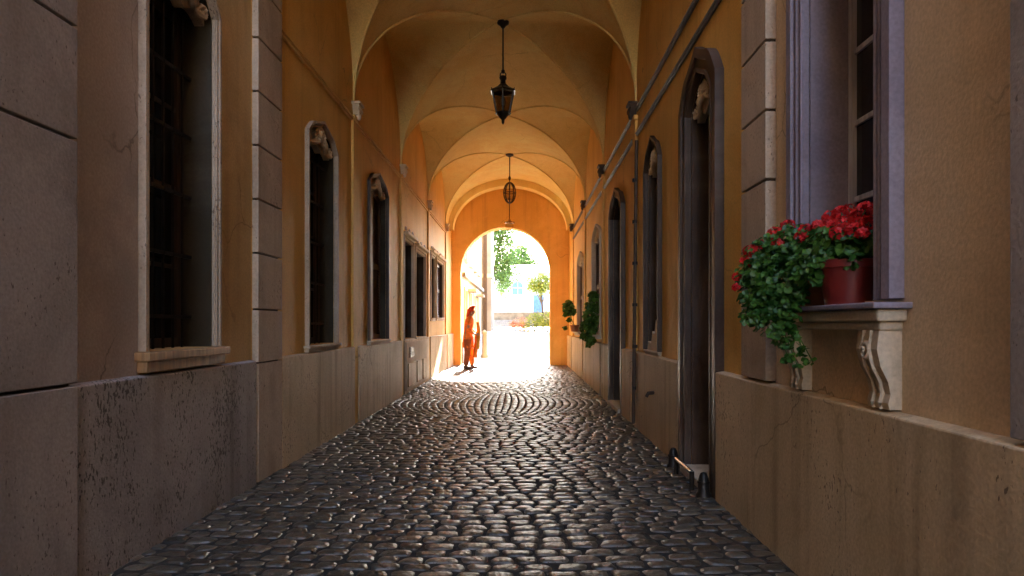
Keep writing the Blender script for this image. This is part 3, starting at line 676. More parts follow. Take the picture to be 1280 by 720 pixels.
# last short barrel and the cut-away rear strip
def barrel(y0, y1, nm):
    mb = MB(); n = 40
    for y in (y0, y1):
        for i in range(n+1):
            u = math.cos(PI*i/n); mb.v.append((XC+u*(HA+0.004), y, ZS+(crown(y)-ZS)*math.sqrt(max(0, 1-u*u))))
    mb.f = [(i, i+1, n+2+i, n+1+i) for i in range(n)]
    o = mb.build(nm, M['vault'], Vt, fix=False); o.data.polygons.foreach_set('use_smooth', [True]*n)
barrel(20.3, YEND, 'barrel_strip')
# deep transverse band in front of the end wall
mb = MB(); n = 40
def bandpt(k, a, b_): u = math.cos(PI*k/n); return (XC+u*a, ZS-0.05+b_*math.sqrt(max(0, 1-u*u)))
for y in (21.1, 21.55):
    for k in range(n+1): x, z = bandpt(k, HA-0.14, 1.30); mb.v.append((x, y, z))
for y in (21.1, 21.55):
    for k in range(n+1): x, z = bandpt(k, HA+0.02, 1.55); mb.v.append((x, y, z))
q = n+1
for k in range(n): mb.f += [(k, k+1, q+k+1, q+k), (k, k+1, 2*q+k+1, 2*q+k), (q+k, q+k+1, 3*q+k+1, 3*q+k)]
mb.build('transverse_arch', M['vault'], Vt, smooth=True)
mb = MB(); mb.box(XL-0.45, XR+0.45, 5.5, YEND+0.55, ZTOP, ZHI); mb.build('unseen_upper_storey', M['ochre_near'], Vt)  # unseen mass over the vault, raised to keep sun off the alley
mb = MB(); cv = [(XC+(HA-0.01)*math.cos(a), ZS+(crown(5.5)-ZS-0.01)*math.sin(a)) for a in np.linspace(PI, 0, 41)]
mb.prism([(XL, ZS)] + cv + [(XR, ZS), (XR, ZTOP-0.002), (XL, ZTOP-0.002)], lambda p: (p[0], 5.3, p[1]), lambda p: (p[0], 5.5, p[1])); mb.build('entrance_arch', M['ochre_near'], Vt)
mb = MB(); mb.box(XL, XR, 5.3, 5.5, ZTOP, ZHI); mb.build('unseen_front_wall', M['ochre_near'], Vt)  # unseen face of the raised mass above the entrance

# ------------------------------------------------------------------ END WALL with arch
Ew = tag(empty('arched_end_wall', (XC, YEND, 0)), 'ochre end wall pierced by the round arch that opens to the sunny street', 'wall')
ax0, ax1, azs, arise = -1.92, 0.90, 2.94, 1.41
def endwall(y0, y1, name, mat, x0=XL-1.7, x1=XR+1.7):
    mb = MB(); cv = [((ax0+ax1)/2 + (ax1-ax0)/2*math.cos(a), azs+arise*math.sin(a)) for a in np.linspace(PI, 0, 41)]
    f0 = lambda p: (p[0], y0, p[1]); f1 = lambda p: (p[0], y1, p[1])
    mb.prism([(x0,-0.1),(ax0,-0.1),(ax0,ZTOP),(x0,ZTOP)], f0, f1); mb.prism([(ax1,-0.1),(x1,-0.1),(x1,ZTOP),(ax1,ZTOP)], f0, f1)
    mb.prism(cv + [(ax1,ZTOP),(ax0,ZTOP)], f0, f1)
    return mb.build(name, mat, Ew)
endwall(YEND, YEND+0.55, 'wall_face', M['ochre'])
for S_, R_ in ((LS, Lw), (RS, Rw)):
    mb = MB(); S_.box(mb, YBACK, 5.498, ZL, ZHI, 0.0, -1.7); mb.build('unseen_upper_wall', M['ochre_near'], R_)  # unseen alley walls, made tall to cut skylight near the viewer
mb = MB(); mb.box(-14, 14, -30, -29.5, -0.1, 8); o = mb.build('added_rear_wall', M['towerstone']); tag(o, 'unseen grey wall added behind the viewer to dim the light from there', 'wall')  # out of view, added to temper daylight from the rear

# ------------------------------------------------------------------ LANTERNS
def lantern_six(x, y, ztop, label):
    t_ = empty('hanging_lantern', (x, y, ztop)); tag(t_, label, 'lantern', 'lanterns hanging from the vault')
    mb = MB(); mb.lathe([(0.0,0.0),(0.095,0.0),(0.09,-0.03),(0.05,-0.06),(0.02,-0.10),(0.0,-0.10)], (x,y,ztop), 16); mb.build('ceiling_rose', M['iron'], t_, smooth=True)
    zb = ztop - 0.83
    mb = MB(); mb.tube([(x,y,ztop-0.09),(x,y,zb+0.02)], 0.013, 8); mb.ball((x,y,zb+0.06), 0.03); mb.build('rod', M['iron'], t_, smooth=True)
    mb = MB()
    for k in range(14): a=2*PI*k/14; b2=2*PI*(k+1)/14; mb.tube([(x+0.045*math.cos(a),y,zb-0.0+0.045*math.sin(a)),(x+0.045*math.cos(b2),y,zb+0.045*math.sin(b2))],0.01,5)
    mb.build('ring', M['iron'], t_)
    # cap, frame, glass, finial
    mb = MB(); mb.lathe([(0.0,-0.01),(0.055,-0.02),(0.065,-0.05),(0.045,-0.08),(0.05,-0.14),(0.10,-0.19),(0.215,-0.255),(0.22,-0.275),(0.20,-0.275),(0.0,-0.2)], (x,y,zb), 6, R(30)); mb.build('cap', M['iron'], t_)
    rt, rb, zt_, z0 = 0.185, 0.115, zb-0.275, zb-0.60
    fr = MB(); gl = MB()
    P6 = lambda r, z, k: (x+r*math.cos(R(30)+k*PI/3), y+r*math.sin(R(30)+k*PI/3), z)
    for k in range(6):
        fr.tube([P6(rt,zt_,k), P6(rb,z0,k)], 0.012, 6); fr.tube([P6(rb,z0,k), P6(rb,z0,k+1)], 0.014, 6); fr.tube([P6(rt,zt_,k), P6(rt,zt_,k+1)], 0.012, 6)
        gl.add([P6(rt-0.004,zt_,k), P6(rt-0.004,zt_,k+1), P6(rb-0.004,z0,k+1), P6(rb-0.004,z0,k)], [(0,1,2,3)])
        fr.tube([P6(rt,zt_+0.01,k), P6(rt+0.025,zt_+0.05,k)], [0.014,0.004], 5)
    fr.build('frame', M['iron'], t_); gl.build('glass', M['glass'], t_)
    mb = MB(); mb.lathe([(0.0,-0.78),(0.02,-0.75),(0.025,-0.70),(0.06,-0.665),(0.085,-0.63),(0.13,-0.60),(0.0,-0.60)][::1], (x,y,zb), 12); mb.build('finial', M['iron'], t_, smooth=True)
    mb = MB(); mb.lathe([(0.012,-0.6),(0.012,-0.48),(0.035,-0.46),(0.04,-0.40),(0.02,-0.35),(0.0,-0.34)], (x,y,zb), 10); mb.build('bulb', M['bulb'], t_, smooth=True)
def lantern_oval(x, y, ztop, label):
    t_ = empty('hanging_lantern', (x, y, ztop)); tag(t_, label, 'lantern', 'lanterns hanging from the vault')
    mb = MB(); mb.lathe([(0.0,0.0),(0.11,0.0),(0.10,-0.03),(0.03,-0.07),(0.0,-0.08)], (x,y,ztop), 14); mb.build('ceiling_rose', M['ironrust'], t_, smooth=True)
    mb = MB(); mb.tube([(x,y,ztop-0.06),(x,y,ztop-0.75)], 0.013, 8); mb.ball((x,y,ztop-0.62), 0.035, 0.035, 0.06); mb.build('rod', M['ironrust'], t_, smooth=True)
    zc = ztop-1.0; fr = MB()
    for k in range(4):
        a = PI*k/4; pts = [(x+0.155*math.sin(b2)*math.cos(a), y+0.155*math.sin(b2)*math.sin(a), zc+0.27*math.cos(b2)) for b2 in np.linspace(0, 2*PI, 25)]
        fr.tube(pts, 0.016, 6)
    fr.tube([(x+0.155*math.cos(a),y+0.155*math.sin(a),zc) for a in np.linspace(0,2*PI,25)], 0.010, 6)
    fr.build('frame', M['ironrust'], t_, smooth=True)
    mb = MB(); mb.ball((x,y,zc), 0.14, 0.14, 0.25, 16, 12); mb.build('glass', M['clearglass'], t_, smooth=True)
    mb = MB(); mb.lathe([(0.0,-0.2),(0.05,-0.19),(0.05,-0.14),(0.012,-0.13),(0.012,0.0),(0.03,0.03),(0.02,0.08),(0,0.1)], (x,y,zc), 10); mb.build('bulb', M['brass'], t_, smooth=True)
def lantern_small(x, y, ztop, label):
    t_ = empty('hanging_lantern', (x, y, ztop)); tag(t_, label, 'lantern', 'lanterns hanging from the vault')
    mb = MB(); mb.lathe([(0.0,0.0),(0.08,0.0),(0.03,-0.05),(0.0,-0.06)], (x,y,ztop), 14); mb.build('ceiling_rose', M['ironrust'], t_, smooth=True)
    zb = 4.55
    mb = MB(); mb.tube([(x,y,ztop-0.04),(x,y,zb)], 0.014, 8); mb.build('rod', M['ironrust'], t_, smooth=True)
    mb = MB(); mb.lathe([(0.0,0.02),(0.03,0.0),(0.05,-0.06),(0.14,-0.11),(0.15,-0.13),(0.0,-0.12)], (x,y,zb), 16)
    for k in range(6): a = k*PI/3; mb.ball((x+0.14*math.cos(a), y+0.14*math.sin(a), zb-0.10), 0.03)
    mb.build('crown', M['brass'], t_, smooth=True)
    mb = MB(); mb.lathe([(0.10,-0.13),(0.13,-0.2),(0.11,-0.3),(0.05,-0.36),(0.0,-0.37)], (x,y,zb), 16); mb.build('glass', M['clearglass'], t_, smooth=True)
lantern_six(-0.29, 11.0, 6.02, 'nearest and largest lantern, black six sided iron with smoky glass on a long rod')
lantern_oval(-0.31, 18.3, 5.71, 'oval openwork lantern with curved ribs, hanging behind the big black one')
lantern_small(-0.38, 21.85, 5.62, 'small brass crowned pendant hanging just above the exit arch')

# ------------------------------------------------------------------ PLANTS
def leaf_round(mb, c, n, up, r, rn):
    n = n.normalized(); a = n.cross(up); 
    if a.length < 1e-3: a = n.cross(Vector((1,0,0)))
    a.normalize(); b_ = n.cross(a).normalized(); k = 9; idx = len(mb.v); rot = rn.uniform(0, 6)
    mb.v.append(tuple(c - n*r*0.12))
    for i in range(k):
        q = rot + 2*PI*i/k; rr = r*(0.92+0.16*(i % 2))*(0.45 if i == 0 else 1)
        mb.v.append(tuple(c + (a*math.cos(q)+b_*math.sin(q))*rr + n*r*rn.uniform(0.0, 0.18)))
    for i in range(k): mb.f.append((idx, idx+1+i, idx+1+(i+1) % k))
def leaf_quad(mb, c, n, r, rn, asp=1.6):
    n = n.normalized(); a = n.cross(Vector((rn.uniform(-1,1), rn.uniform(-1,1), rn.uniform(-1,1))))
    if a.length < 1e-3: return
    a.normalize(); b_ = n.cross(a); i = len(mb.v)
    mb.v += [tuple(c - a*r*asp/2), tuple(c + b_*r*0.5 + n*r*0.15), tuple(c + a*r*asp/2), tuple(c - b_*r*0.5 + n*r*0.15)]
    mb.f.append((i, i+1, i+2, i+3))
def umbel(mb, c, r, rn, nfl=22):
    for _ in range(nfl):
        dv = Vector((rn.gauss(0,1), rn.gauss(0,1), rn.gauss(0.3,0.9))).normalized()
        p = c + Vector((dv.x*r, dv.y*r, dv.z*r*0.75)); n = dv
        a = n.cross(Vector((0.3,0.5,1))).normalized(); b_ = n.cross(a); fr = rn.uniform(0.011, 0.016)
        for k in range(5):
            q = 2*PI*k/5 + rn.uniform(-0.2,0.2); d1 = a*math.cos(q)+b_*math.sin(q); d2 = a*math.cos(q+PI/2)+b_*math.sin(q+PI/2); i = len(mb.v)
            mb.v += [tuple(p), tuple(p+d1*fr*0.7+d2*fr*0.45+n*0.003), tuple(p+d1*fr*1.25+n*rn.uniform(-0.004,0.006)), tuple(p+d1*fr*0.7-d2*fr*0.45+n*0.003)]
            mb.f.append((i, i+1, i+2, i+3))
def at(px, py, d): return Vector(((px-652)*d/F, d, 1.3+(405-py)*d/F))
def pot(t_, c, r, h, mat):
    mb = MB(); mb.lathe([(0.0,0.0),(r*0.72,0.0),(r*0.92,h*0.82),(r*1.03,h*0.82),(r*1.05,h*0.98),(r*0.98,h),(r*0.9,h*0.99),(r*0.88,h*0.9),(0,h*0.88)], c, 28); mb.build('pot', mat, t_, smooth=True)
    mb = MB(); mb.lathe([(0.0,h*0.93),(r*0.86,h*0.91)], c, 20); mb.build('soil', M['soil'], t_)
def bush(t_, pts_r, nleaf, size, rn, mat, name='foliage'):
    mb = MB()
    tot = sum(r**2 for _, r in pts_r)
    for c, r in pts_r:
        for _ in range(int(nleaf*r**2/tot)):
            dv = Vector((rn.gauss(0,1), rn.gauss(0,1), rn.gauss(0,1))).normalized(); q = r*(rn.random()**0.35)
            p = c + dv*q; nn = dv*0.7 + Vector((-0.5, -0.3, 0.8)) + Vector((rn.gauss(0,.4), rn.gauss(0,.4), rn.gauss(0,.4)))
            leaf_round(mb, p, nn, Vector((0,0,1)), size*rn.uniform(0.6,1.2), rn)
    return mb.build(name, mat, t_, fix=False)
rn = random.Random(5)
# red pot, upright geranium
c1 = Vector((1.47, 3.17, 1.386))
g1 = tag(empty('potted_geranium', c1), 'upright red geranium in a dark red pot, nearer end of the grey window sill', 'potted plant', 'geraniums on the grey window sill')
pot(g1, c1, 0.135, 0.2, M['redpot'])
lob = [(c1+Vector((x,y,z)), r) for x,y,z,r in ((0,0,0.27,0.10),(-0.09,-0.02,0.27,0.08),(0.06,-0.08,0.27,0.08),(-0.06,0.1,0.29,0.09),(0.07,0.06,0.30,0.08),(-0.12,0.08,0.24,0.08),(-0.03,-0.1,0.24,0.07),(-0.13,-0.03,0.21,0.055),(-0.14,0.05,0.14,0.06),(-0.15,0.0,0.17,0.05),(-0.05,-0.13,0.2,0.045),(-0.17,0.1,0.17,0.07))]
bush(g1, lob, 700, 0.021, rn, M['geranium_leaf'])
heads1 = [(1082,262,3.0,.045),(1072,272,3.1,.05),(1086,278,3.0,.04),(1052,266,3.2,.045),(1040,272,3.25,.05),(1056,280,3.15,.05),(1036,284,3.2,.045),(1070,288,3.05,.045),(1046,292,3.1,.04),(1024,284,3.3,.045),(1062,262,3.25,.035),(1060,294,3.1,.03),(1078,292,3.0,.03)]
def heads(t_, lst, base):
    st = MB()
    for px, py, d, r in lst:
        p = at(px, py, d); mb = MB(); umbel(mb, p, r*0.85, rn, 26 if r > 0.035 else 14); mb.build('flower_head', M['petal'], t_, fix=False)
        q = base + Vector((rn.uniform(-.05,.05), rn.uniform(-.05,.05), 0.15)); st.tube([q, (q+p)/2+Vector((0,0,0.03)), p], 0.003, 5)
    st.build('stems', M['stem'], t_)
heads(g1, heads1, c1)
# terracotta pot, trailing geranium
c2 = Vector((1.46, 3.53, 1.386))
g2 = tag(empty('potted_geranium', c2), 'trailing red geranium spilling over the sill from a terracotta pot, nearer the rusticated pilaster', 'potted plant', 'geraniums on the grey window sill')
pot(g2, c2, 0.115, 0.19, M['terracotta'])
lob = []
for px, py, d, r in ((1008,300,3.5,.10),(990,300,3.5,.10),(970,312,3.5,.11),(950,322,3.5,.10),(1000,325,3.45,.10),(975,335,3.45,.12),(950,345,3.45,.11),(938,345,3.5,.08),(1000,345,3.4,.07),(985,360,3.4,.10),(960,365,3.45,.12),(940,368,3.5,.08),(995,375,3.4,.06),(970,385,3.4,.10),(945,385,3.45,.08),(985,398,3.4,.06),(962,402,3.4,.08),(936,398,3.45,.05),(990,412,3.4,.04),(972,418,3.4,.055),(994,428,3.4,.03),(980,430,3.4,.04),(1002,440,3.4,.03),(985,447,3.4,.028),(1006,452,3.4,.022),(998,460,3.4,.022),(1016,452,3.4,.018),(926,352,3.5,.035),(1020,306,3.4,.08)):
    lob.append((at(px, py, d), r))
bush(g2, lob, 2100, 0.0185, rn, M['geranium_leaf'])
st = MB()
for px, py in ((985,447),(998,460),(1016,452),(1006,440),(936,398),(924,356),(950,388),(972,420)):
    p = at(px, py, 3.42); a = c2+Vector((-0.1,0,0.2)); st.tube([a, a+Vector((-0.14,0,0.02)), (a+p)/2+Vector((-0.1,0,0.03)), p], 0.003, 5)
st.build('trailing_stems', M['stem'], g2)
heads(g2, [(985,282,3.55,.04),(969,292,3.5,.045),(960,302,3.5,.035),(950,308,3.5,.045),(938,314,3.5,.04),(972,304,3.45,.032),(930,326,3.5,.022),(938,330,3.5,.018),(921,346,3.5,.024),(920,359,3.5,.018),(1008,288,3.4,.04),(1002,296,3.4,.035)], c2)
# two climbing / hanging plants further along
def hanging_plant(base, blobs, label, n, seed, size=0.035):
    r2 = random.Random(seed); t_ = empty('hanging_plant', base); tag(t_, label, 'plant', 'leafy plants hanging at the far right windows')
    pot(t_, base, 0.12, 0.17, M['terracotta'])
    blobs = [(c, r*0.8) for c, r in blobs]; bush(t_, blobs, n, size, r2, M['ivy'])
    st = MB()
    for c, r in blobs[::2]: st.tube([base+Vector((0,0,0.15)), (base+c)/2+Vector((-0.05,0,0.08)), c], 0.005, 5)
    st.build('stems', M['stem'], t_)
b5 = Vector((1.36, 13.6, 1.105))
hanging_plant(b5, [(at(px,py,13.4), r) for px,py,r in ((742,370,.13),(738,382,.14),(747,385,.12),(736,395,.15),(745,400,.12),(733,408,.14),(740,412,.14),(731,420,.11),(738,424,.12),(735,431,.06),(746,372,.09),(728,412,.05))],
    'large dark green plant trailing far down below the shuttered window past the second doorway', 800, 7, 0.045)
b6 = Vector((1.36, 18.1, 1.105))
hanging_plant(b6, [(at(px,py,18.0), r) for px,py,r in ((711,384,.18),(706,381,.07),(715,390,.12),(707,392,.1),(712,400,.07),(706,410,.06),(711,378,.08))],
    'small sparse leafy plant on the farthest right window sill near the exit arch', 300, 8, 0.05)

# ------------------------------------------------------------------ PERSON
def skin_body(name, verts, edges, radii, root_i, mat, parent, loc):
    me = bpy.data.meshes.new(name); me.from_pydata(verts, edges, []); o = bpy.data.objects.new(name, me); col.objects.link(o)
    o.parent = parent
    m_ = o.modifiers.new('skin', 'SKIN'); m_.use_smooth_shade = True
    sv = me.skin_vertices[0].data if me.skin_vertices else None
    if sv is None:
        bm = bmesh.new(); bm.from_mesh(me); bm.verts.layers.skin.verify(); bm.to_mesh(me); bm.free(); sv = me.skin_vertices[0].data
    for i, r in enumerate(radii): sv[i].radius = r if isinstance(r, tuple) else (r, r)
    for i in range(len(verts)): sv[i].use_root = (i == root_i)
    s_ = o.modifiers.new('sub', 'SUBSURF'); s_.levels = 2; s_.render_levels = 2
    me.materials.append(mat); return o
PX, PY = -1.55, 20.3
person = empty('person', (PX, PY, 0)); tag(person, 'person in orange tunic and red orange headscarf, head bowed, near the exit arch', 'person')
# local frame: facing +x, y = away; skeleton joints
J = {}; vs = []; es = []; rs_ = []
def jt(name, p, r, to=None):
    J[name] = len(vs); vs.append(p); rs_.append(r)
    if to: es.append((J[to], J[name]))
jt('pelvis', (0,0,0.93), (0.13,0.15)); jt('waist', (0.0,0,1.10), (0.11,0.13), 'pelvis'); jt('chest', (0.03,0,1.33), (0.12,0.16), 'waist'); jt('neckb', (0.07,0,1.50), (0.06,0.07), 'chest')
jt('neck', (0.105,0,1.56), 0.052, 'neckb'); jt('skull', (0.135,0,1.64), (0.075,0.072), 'neck'); jt('crown', (0.15,0,1.735), (0.075,0.07), 'skull')
jt('nose', (0.225,0,1.64), 0.012, 'skull')
for s_, nm in ((-1,'n'), (1,'f')):
    jt('sh'+nm, (0.05, s_*0.18, 1.43), 0.055, 'chest'); jt('el'+nm, (0.02+0.05*(s_>0), s_*0.23, 1.14), 0.042, 'sh'+nm)
    jt('wr'+nm, (0.20, s_*0.17, 1.02 if s_ < 0 else 1.08), 0.028, 'el'+nm); jt('pa'+nm, (0.27, s_*0.15, 1.01 if s_ < 0 else 1.07), (0.034,0.018), 'wr'+nm)
    for k in range(4):
        bx_, bz = 0.30, (1.035 - k*0.02) + (0.06 if s_ > 0 else 0)
        jt(f'f{nm}{k}a', (bx_, s_*0.145, bz), 0.010, 'pa'+nm); jt(f'f{nm}{k}b', (bx_+0.035-0.004*k, s_*0.13, bz-0.012), 0.009, f'f{nm}{k}a'); jt(f'f{nm}{k}c', (bx_+0.045-0.006*k, s_*0.11, bz-0.03), 0.008, f'f{nm}{k}b')
    jt('th'+nm+'a', (0.265, s_*0.12, 1.035+(0.06 if s_>0 else 0)), 0.010, 'pa'+nm); jt('th'+nm+'b', (0.295, s_*0.10, 1.045+(0.06 if s_>0 else 0)), 0.009, 'th'+nm+'a')
    fx = -0.05 if s_ < 0 else 0.12
    jt('hip'+nm, (0.0, s_*0.09, 0.86), 0.095, 'pelvis'); jt('kn'+nm, (fx*0.5+0.02, s_*0.09, 0.48), 0.062, 'hip'+nm); jt('an'+nm, (fx, s_*0.085, 0.09), 0.040, 'kn'+nm)
    jt('to'+nm, (fx+0.14, s_*0.09, 0.035), (0.032,0.04), 'an'+nm)
skin_body('body', vs, es, rs_, 0, M['skin'], person, None)
def loft(rings, name, mat, n=28, fold=0.0, seed=1):
    """rings: (cx, cy, z, rx, ry); folds ripple the hem"""
    mb = MB(); r3 = random.Random(seed); ph = r3.uniform(0, 6)
    for i, (cx, cy_, z, rx, ry) in enumerate(rings):
        f = fold * i / (len(rings)-1)
        for k in range(n):
            a = 2*PI*k/n; q = 1 + f*math.sin(a*7+ph) + f*0.5*math.sin(a*11+ph*2)
            mb.v.append((PX+cx+rx*q*math.cos(a), PY+cy_+ry*q*math.sin(a), z))
    for i in range(len(rings)-1):
        for k in range(n): mb.f.append((i*n+k, i*n+(k+1) % n, (i+1)*n+(k+1) % n, (i+1)*n+k))
    o = mb.build(name, mat, person, smooth=True, fix=False)
    so = o.modifiers.new('cloth', 'SOLIDIFY'); so.thickness = 0.012; so.offset = 1; return o
loft([(0.09,0,1.535,0.055,0.065),(0.06,0,1.50,0.09,0.14),(0.05,0,1.43,0.12,0.19),(0.035,0,1.30,0.13,0.185),(0.01,0,1.12,0.12,0.155),(0.0,0,0.95,0.135,0.17),(0.0,0,0.78,0.15,0.18),(0.02,0,0.62,0.16,0.185)], 'tunic', M['orange_cloth'], fold=0.09)
for s_, nm in ((-1,'n'), (1,'f')):
    S0, E0, W0 = (Vector(vs[J[k+nm]]) + Vector((PX, PY, 0)) for k in ('sh','el','wr'))
    mb = MB(); mb.tube([S0+Vector((-0.01,-s_*0.03,0.02)), S0.lerp(E0,0.5), E0, E0.lerp(W0,0.75)], [0.075,0.065,0.058,0.045], 14, cap=False); o = mb.build('sleeve', M['orange_cloth'], person, smooth=True, fix=False)
    H0, K0, A0 = (Vector(vs[J[k+nm]]) + Vector((PX, PY, 0)) for k in ('hip','kn','an'))
    mb = MB(); mb.tube([H0, H0.lerp(K0,0.5), K0, K0.lerp(A0,0.5), A0+Vector((0,0,0.03))], [0.12,0.105,0.085,0.075,0.07], 16, cap=False); mb.build('trouser_leg', M['brown_cloth'] if s_ < 0 else M['orange_cloth'], person, smooth=True, fix=False)
    mb = MB(); c = Vector(vs[J['an'+nm]]) + Vector((PX, PY, 0))
    mb.ball((c.x+0.05, c.y, 0.045), 0.135, 0.05, 0.043, 16, 8); mb.ball((c.x-0.03, c.y, 0.07), 0.06, 0.045, 0.05, 12, 8); mb.box(c.x-0.08, c.x+0.17, c.y-0.042, c.y+0.042, 0.002, 0.02)
    mb.build('shoe', M['shoe'], person, smooth=True)
# headscarf: cap wrapped over skull with a tail on the back
mb = MB(); hc = Vector((PX+0.13, PY, 1.70))
for i in range(9):
    for k in range(20):
        a = 2*PI*k/20; b_ = PI*0.5*i/8*1.25
        front = max(0, math.cos(a)); z = math.cos(b_)*0.125
        if front > 0.5 and b_ > 1.1: z = math.cos(1.1)*0.125
        mb.v.append((hc.x-0.012+0.112*math.sin(min(b_,PI/2))*math.cos(a)*(1.0 if front < .5 or b_ < 1.1 else 0.93), hc.y+0.095*math.sin(min(b_,PI/2))*math.sin(a), hc.z+z))
for i in range(8):
    for k in range(20): mb.f.append((i*20+k, i*20+(k+1)%20, (i+1)*20+(k+1)%20, (i+1)*20+k))
mb.ball((hc.x-0.10, hc.y, hc.z-0.01), 0.05, 0.05, 0.06); mb.ball((hc.x+0.03, hc.y, hc.z+0.11), 0.07, 0.05, 0.03)
mb.tube([(hc.x-0.1,hc.y,hc.z-0.03),(hc.x-0.13,hc.y,hc.z-0.16),(hc.x-0.135,hc.y-0.01,hc.z-0.34)], [0.045,0.05,0.03], 8)
mb.build('headscarf', M['red_cloth'], person, smooth=True, fix=False)
for s_ in (-1, 1):
    mb = MB(); mb.ball((PX+0.205, PY+s_*0.03, 1.672), 0.011); mb.build('eye', M['brown_cloth'], person, smooth=True)
    mb = MB(); mb.ball((PX+0.13, PY+s_*0.082, 1.655), 0.02, 0.012, 0.032); mb.build('ear', M['skin'], person, smooth=True)
mb = MB(); mb.ball((PX+0.205, PY, 1.598), 0.012, 0.025, 0.007); mb.build('mouth', M['red_cloth'], person, smooth=True)
# long shawl hanging over the forearms, a thing held
sh = empty('shawl', (PX+0.29, PY, 0.3)); tag(sh, 'long yellow and orange cloth hanging over the forearms of the person', 'shawl')
def drape(x0, y0, z1, z0, wd, mat, nm, seed):
    mb = MB(); n = 14; mm = 16; r3 = random.Random(seed); ph = r3.uniform(0,6)
    for i in range(mm+1):
        z = z1 + (z0-z1)*i/mm
        for k in range(n+1):
            f = k/n*2-1; am = 0.012+0.02*i/mm
            mb.v.append((x0+am*math.sin(f*9+ph+i*0.12)+0.02*math.sin(i*0.3), y0+f*wd*(0.85+0.25*i/mm), z))
    for i in range(mm):
        for k in range(n): a = i*(n+1)+k; mb.f.append((a,a+1,a+n+2,a+n+1))
    # side depth: fold the sheet round so it reads from the side
    for v_i in range(len(mb.v)):
        x, y, z = mb.v[v_i]; f = (y-y0)/wd; mb.v[v_i] = (x + 0.03*math.sin(f*5.5), y, z)
    o = mb.build(nm, mat, sh, smooth=True, fix=False); so = o.modifiers.new('c', 'SOLIDIFY'); so.thickness = 0.02
drape(PX+0.22, PY, 1.08, 0.34, 0.12, M['orange_cloth'], 'orange_fold', 2)
drape(PX+0.28, PY, 1.36, 0.58, 0.07, M['yellow_cloth'], 'yellow_fold', 3)

# ------------------------------------------------------------------ OUTSIDE: street beyond the arch
FS = Side(-1, 1.95)
Fb = tag(empty('street_facade', (-1.95, 28, 0)), 'cream facade with tall windows lining the left of the sunny street', 'building')
FO = []
for d0 in (23.9, 26.2, 28.5, 30.8): FO.append(dict(d=(d0, d0+0.95), zb=0.9, zs=2.45, rise=0, kind='flat'))
zt_ = 9.5
mb = MB(); y = YEND+0.57
for op in FO:
    d0, d1 = op['d']
    FS.prism(mb, [(y,-0.1),(d0,-0.1),(d0,zt_),(y,zt_)], 0, -0.4)
    for z0, z1 in ((-0.1,0.9),(2.45,3.5),(5.2,6.3),(8.0,zt_)): FS.prism(mb, [(d0,z0),(d1,z0),(d1,z1),(d0,z1)], 0, -0.4)
    y = d1
FS.prism(mb, [(y,-0.1),(34.0,-0.1),(34.0,zt_),(y,zt_)], 0, -0.4)
FS.box(mb, YEND+0.6, 34, -0.1, zt_, -6.0, -0.7); FS.box(mb, YEND+0.6, 34.0, zt_-0.2, zt_, -6, 0.0)
mb.build('wall', M['cream'], Fb)
mb = MB(); FS.box(mb, YEND+0.6, 34, 2.85, 2.98, 0, 0.14); FS.box(mb, YEND+0.6, 34, 5.9, 6.0, 0, 0.1); FS.box(mb, YEND+0.6, 34.1, 9.3, 9.55, 0, 0.3); mb.build('string_course', M['towerstone'], Fb)
mb = MB(); FS.box(mb, YEND+0.6, 34, 0, 0.7, 0, 0.05); mb.build('base_course', M['towerstone'], Fb)
for op in FO:
    for z0, z1 in ((0.9,2.45),(3.5,5.2),(6.3,8.0)):
        o2 = dict(d=op['d'], zb=z0, zs=z1, rise=0, kind='flat')
        mb = MB(); FS.ring(mb, path(o2,0), path(o2,0.12), 0, 0.05); FS.box(mb, o2['d'][0]-0.15, o2['d'][1]+0.15, z0-0.08, z0, 0, 0.12); wf = mb.build('window', M['trim'], Fb)
        mb = MB(); FS.box(mb, o2['d'][0], o2['d'][1], z0, z1, -0.25, -0.2); mb.build('pane', M['pane'], wf)
        mb = MB(); FS.box(mb, (o2['d'][0]+o2['d'][1])/2-0.04, (o2['d'][0]+o2['d'][1])/2+0.04, z0, z1, -0.199, -0.15); FS.box(mb, o2['d'][0], o2['d'][1], (z0+z1)/2, (z0+z1)/2+0.06, -0.199, -0.16); mb.build('frame', M['trim'], wf)
for k, (d0, d1) in enumerate(((24.9,26.1),(29.5,30.7))):
    mb = MB(); FS.box(mb, d0, d1, 2.45, 2.55, 0, 0.35); mb.build('canopy', M['towerstone'], Fb)
tw = tag(empty('stone_tower', (-3, 36.5, 0)), 'tall grey brown stone tower block at the end of the cream facade', 'building')
mb = MB(); mb.box(-7, -1.52, 35.0, 38.5, 0.2, 12.5); mb.build('wall', M['towerstone'], tw)
mb = MB(); mb.box(-7.1, -1.42, 34.9, 38.6, 12.5, 12.9); mb.build('cornice', M['trim'], tw)
mb = MB(); mb.box(-7.05, -1.46, 34.95, 38.55, 3.6, 3.8); mb.build('string_course', M['trim'], tw)
mb = MB(); mb.box(-1.9, -1.72, 34.9, 35.0, 0.6, 12.4); mb.build('downpipe', M['ironrust'], tw)
# bollard by the facade
bl = tag(empty('bollard', (-1.42, 27.0, gz(27.0)-0.02)), 'slim grey stone bollard on the left edge of the sunny street', 'bollard')
mb = MB(); mb.lathe([(0.13,0),(0.13,0.1),(0.10,0.14),(0.085,0.9),(0.11,0.94),(0.10,1.0),(0.0,1.08)], (-1.42,27.0,gz(27.0)-0.02), 14); mb.build('post', M['towerstone'], bl, smooth=True)
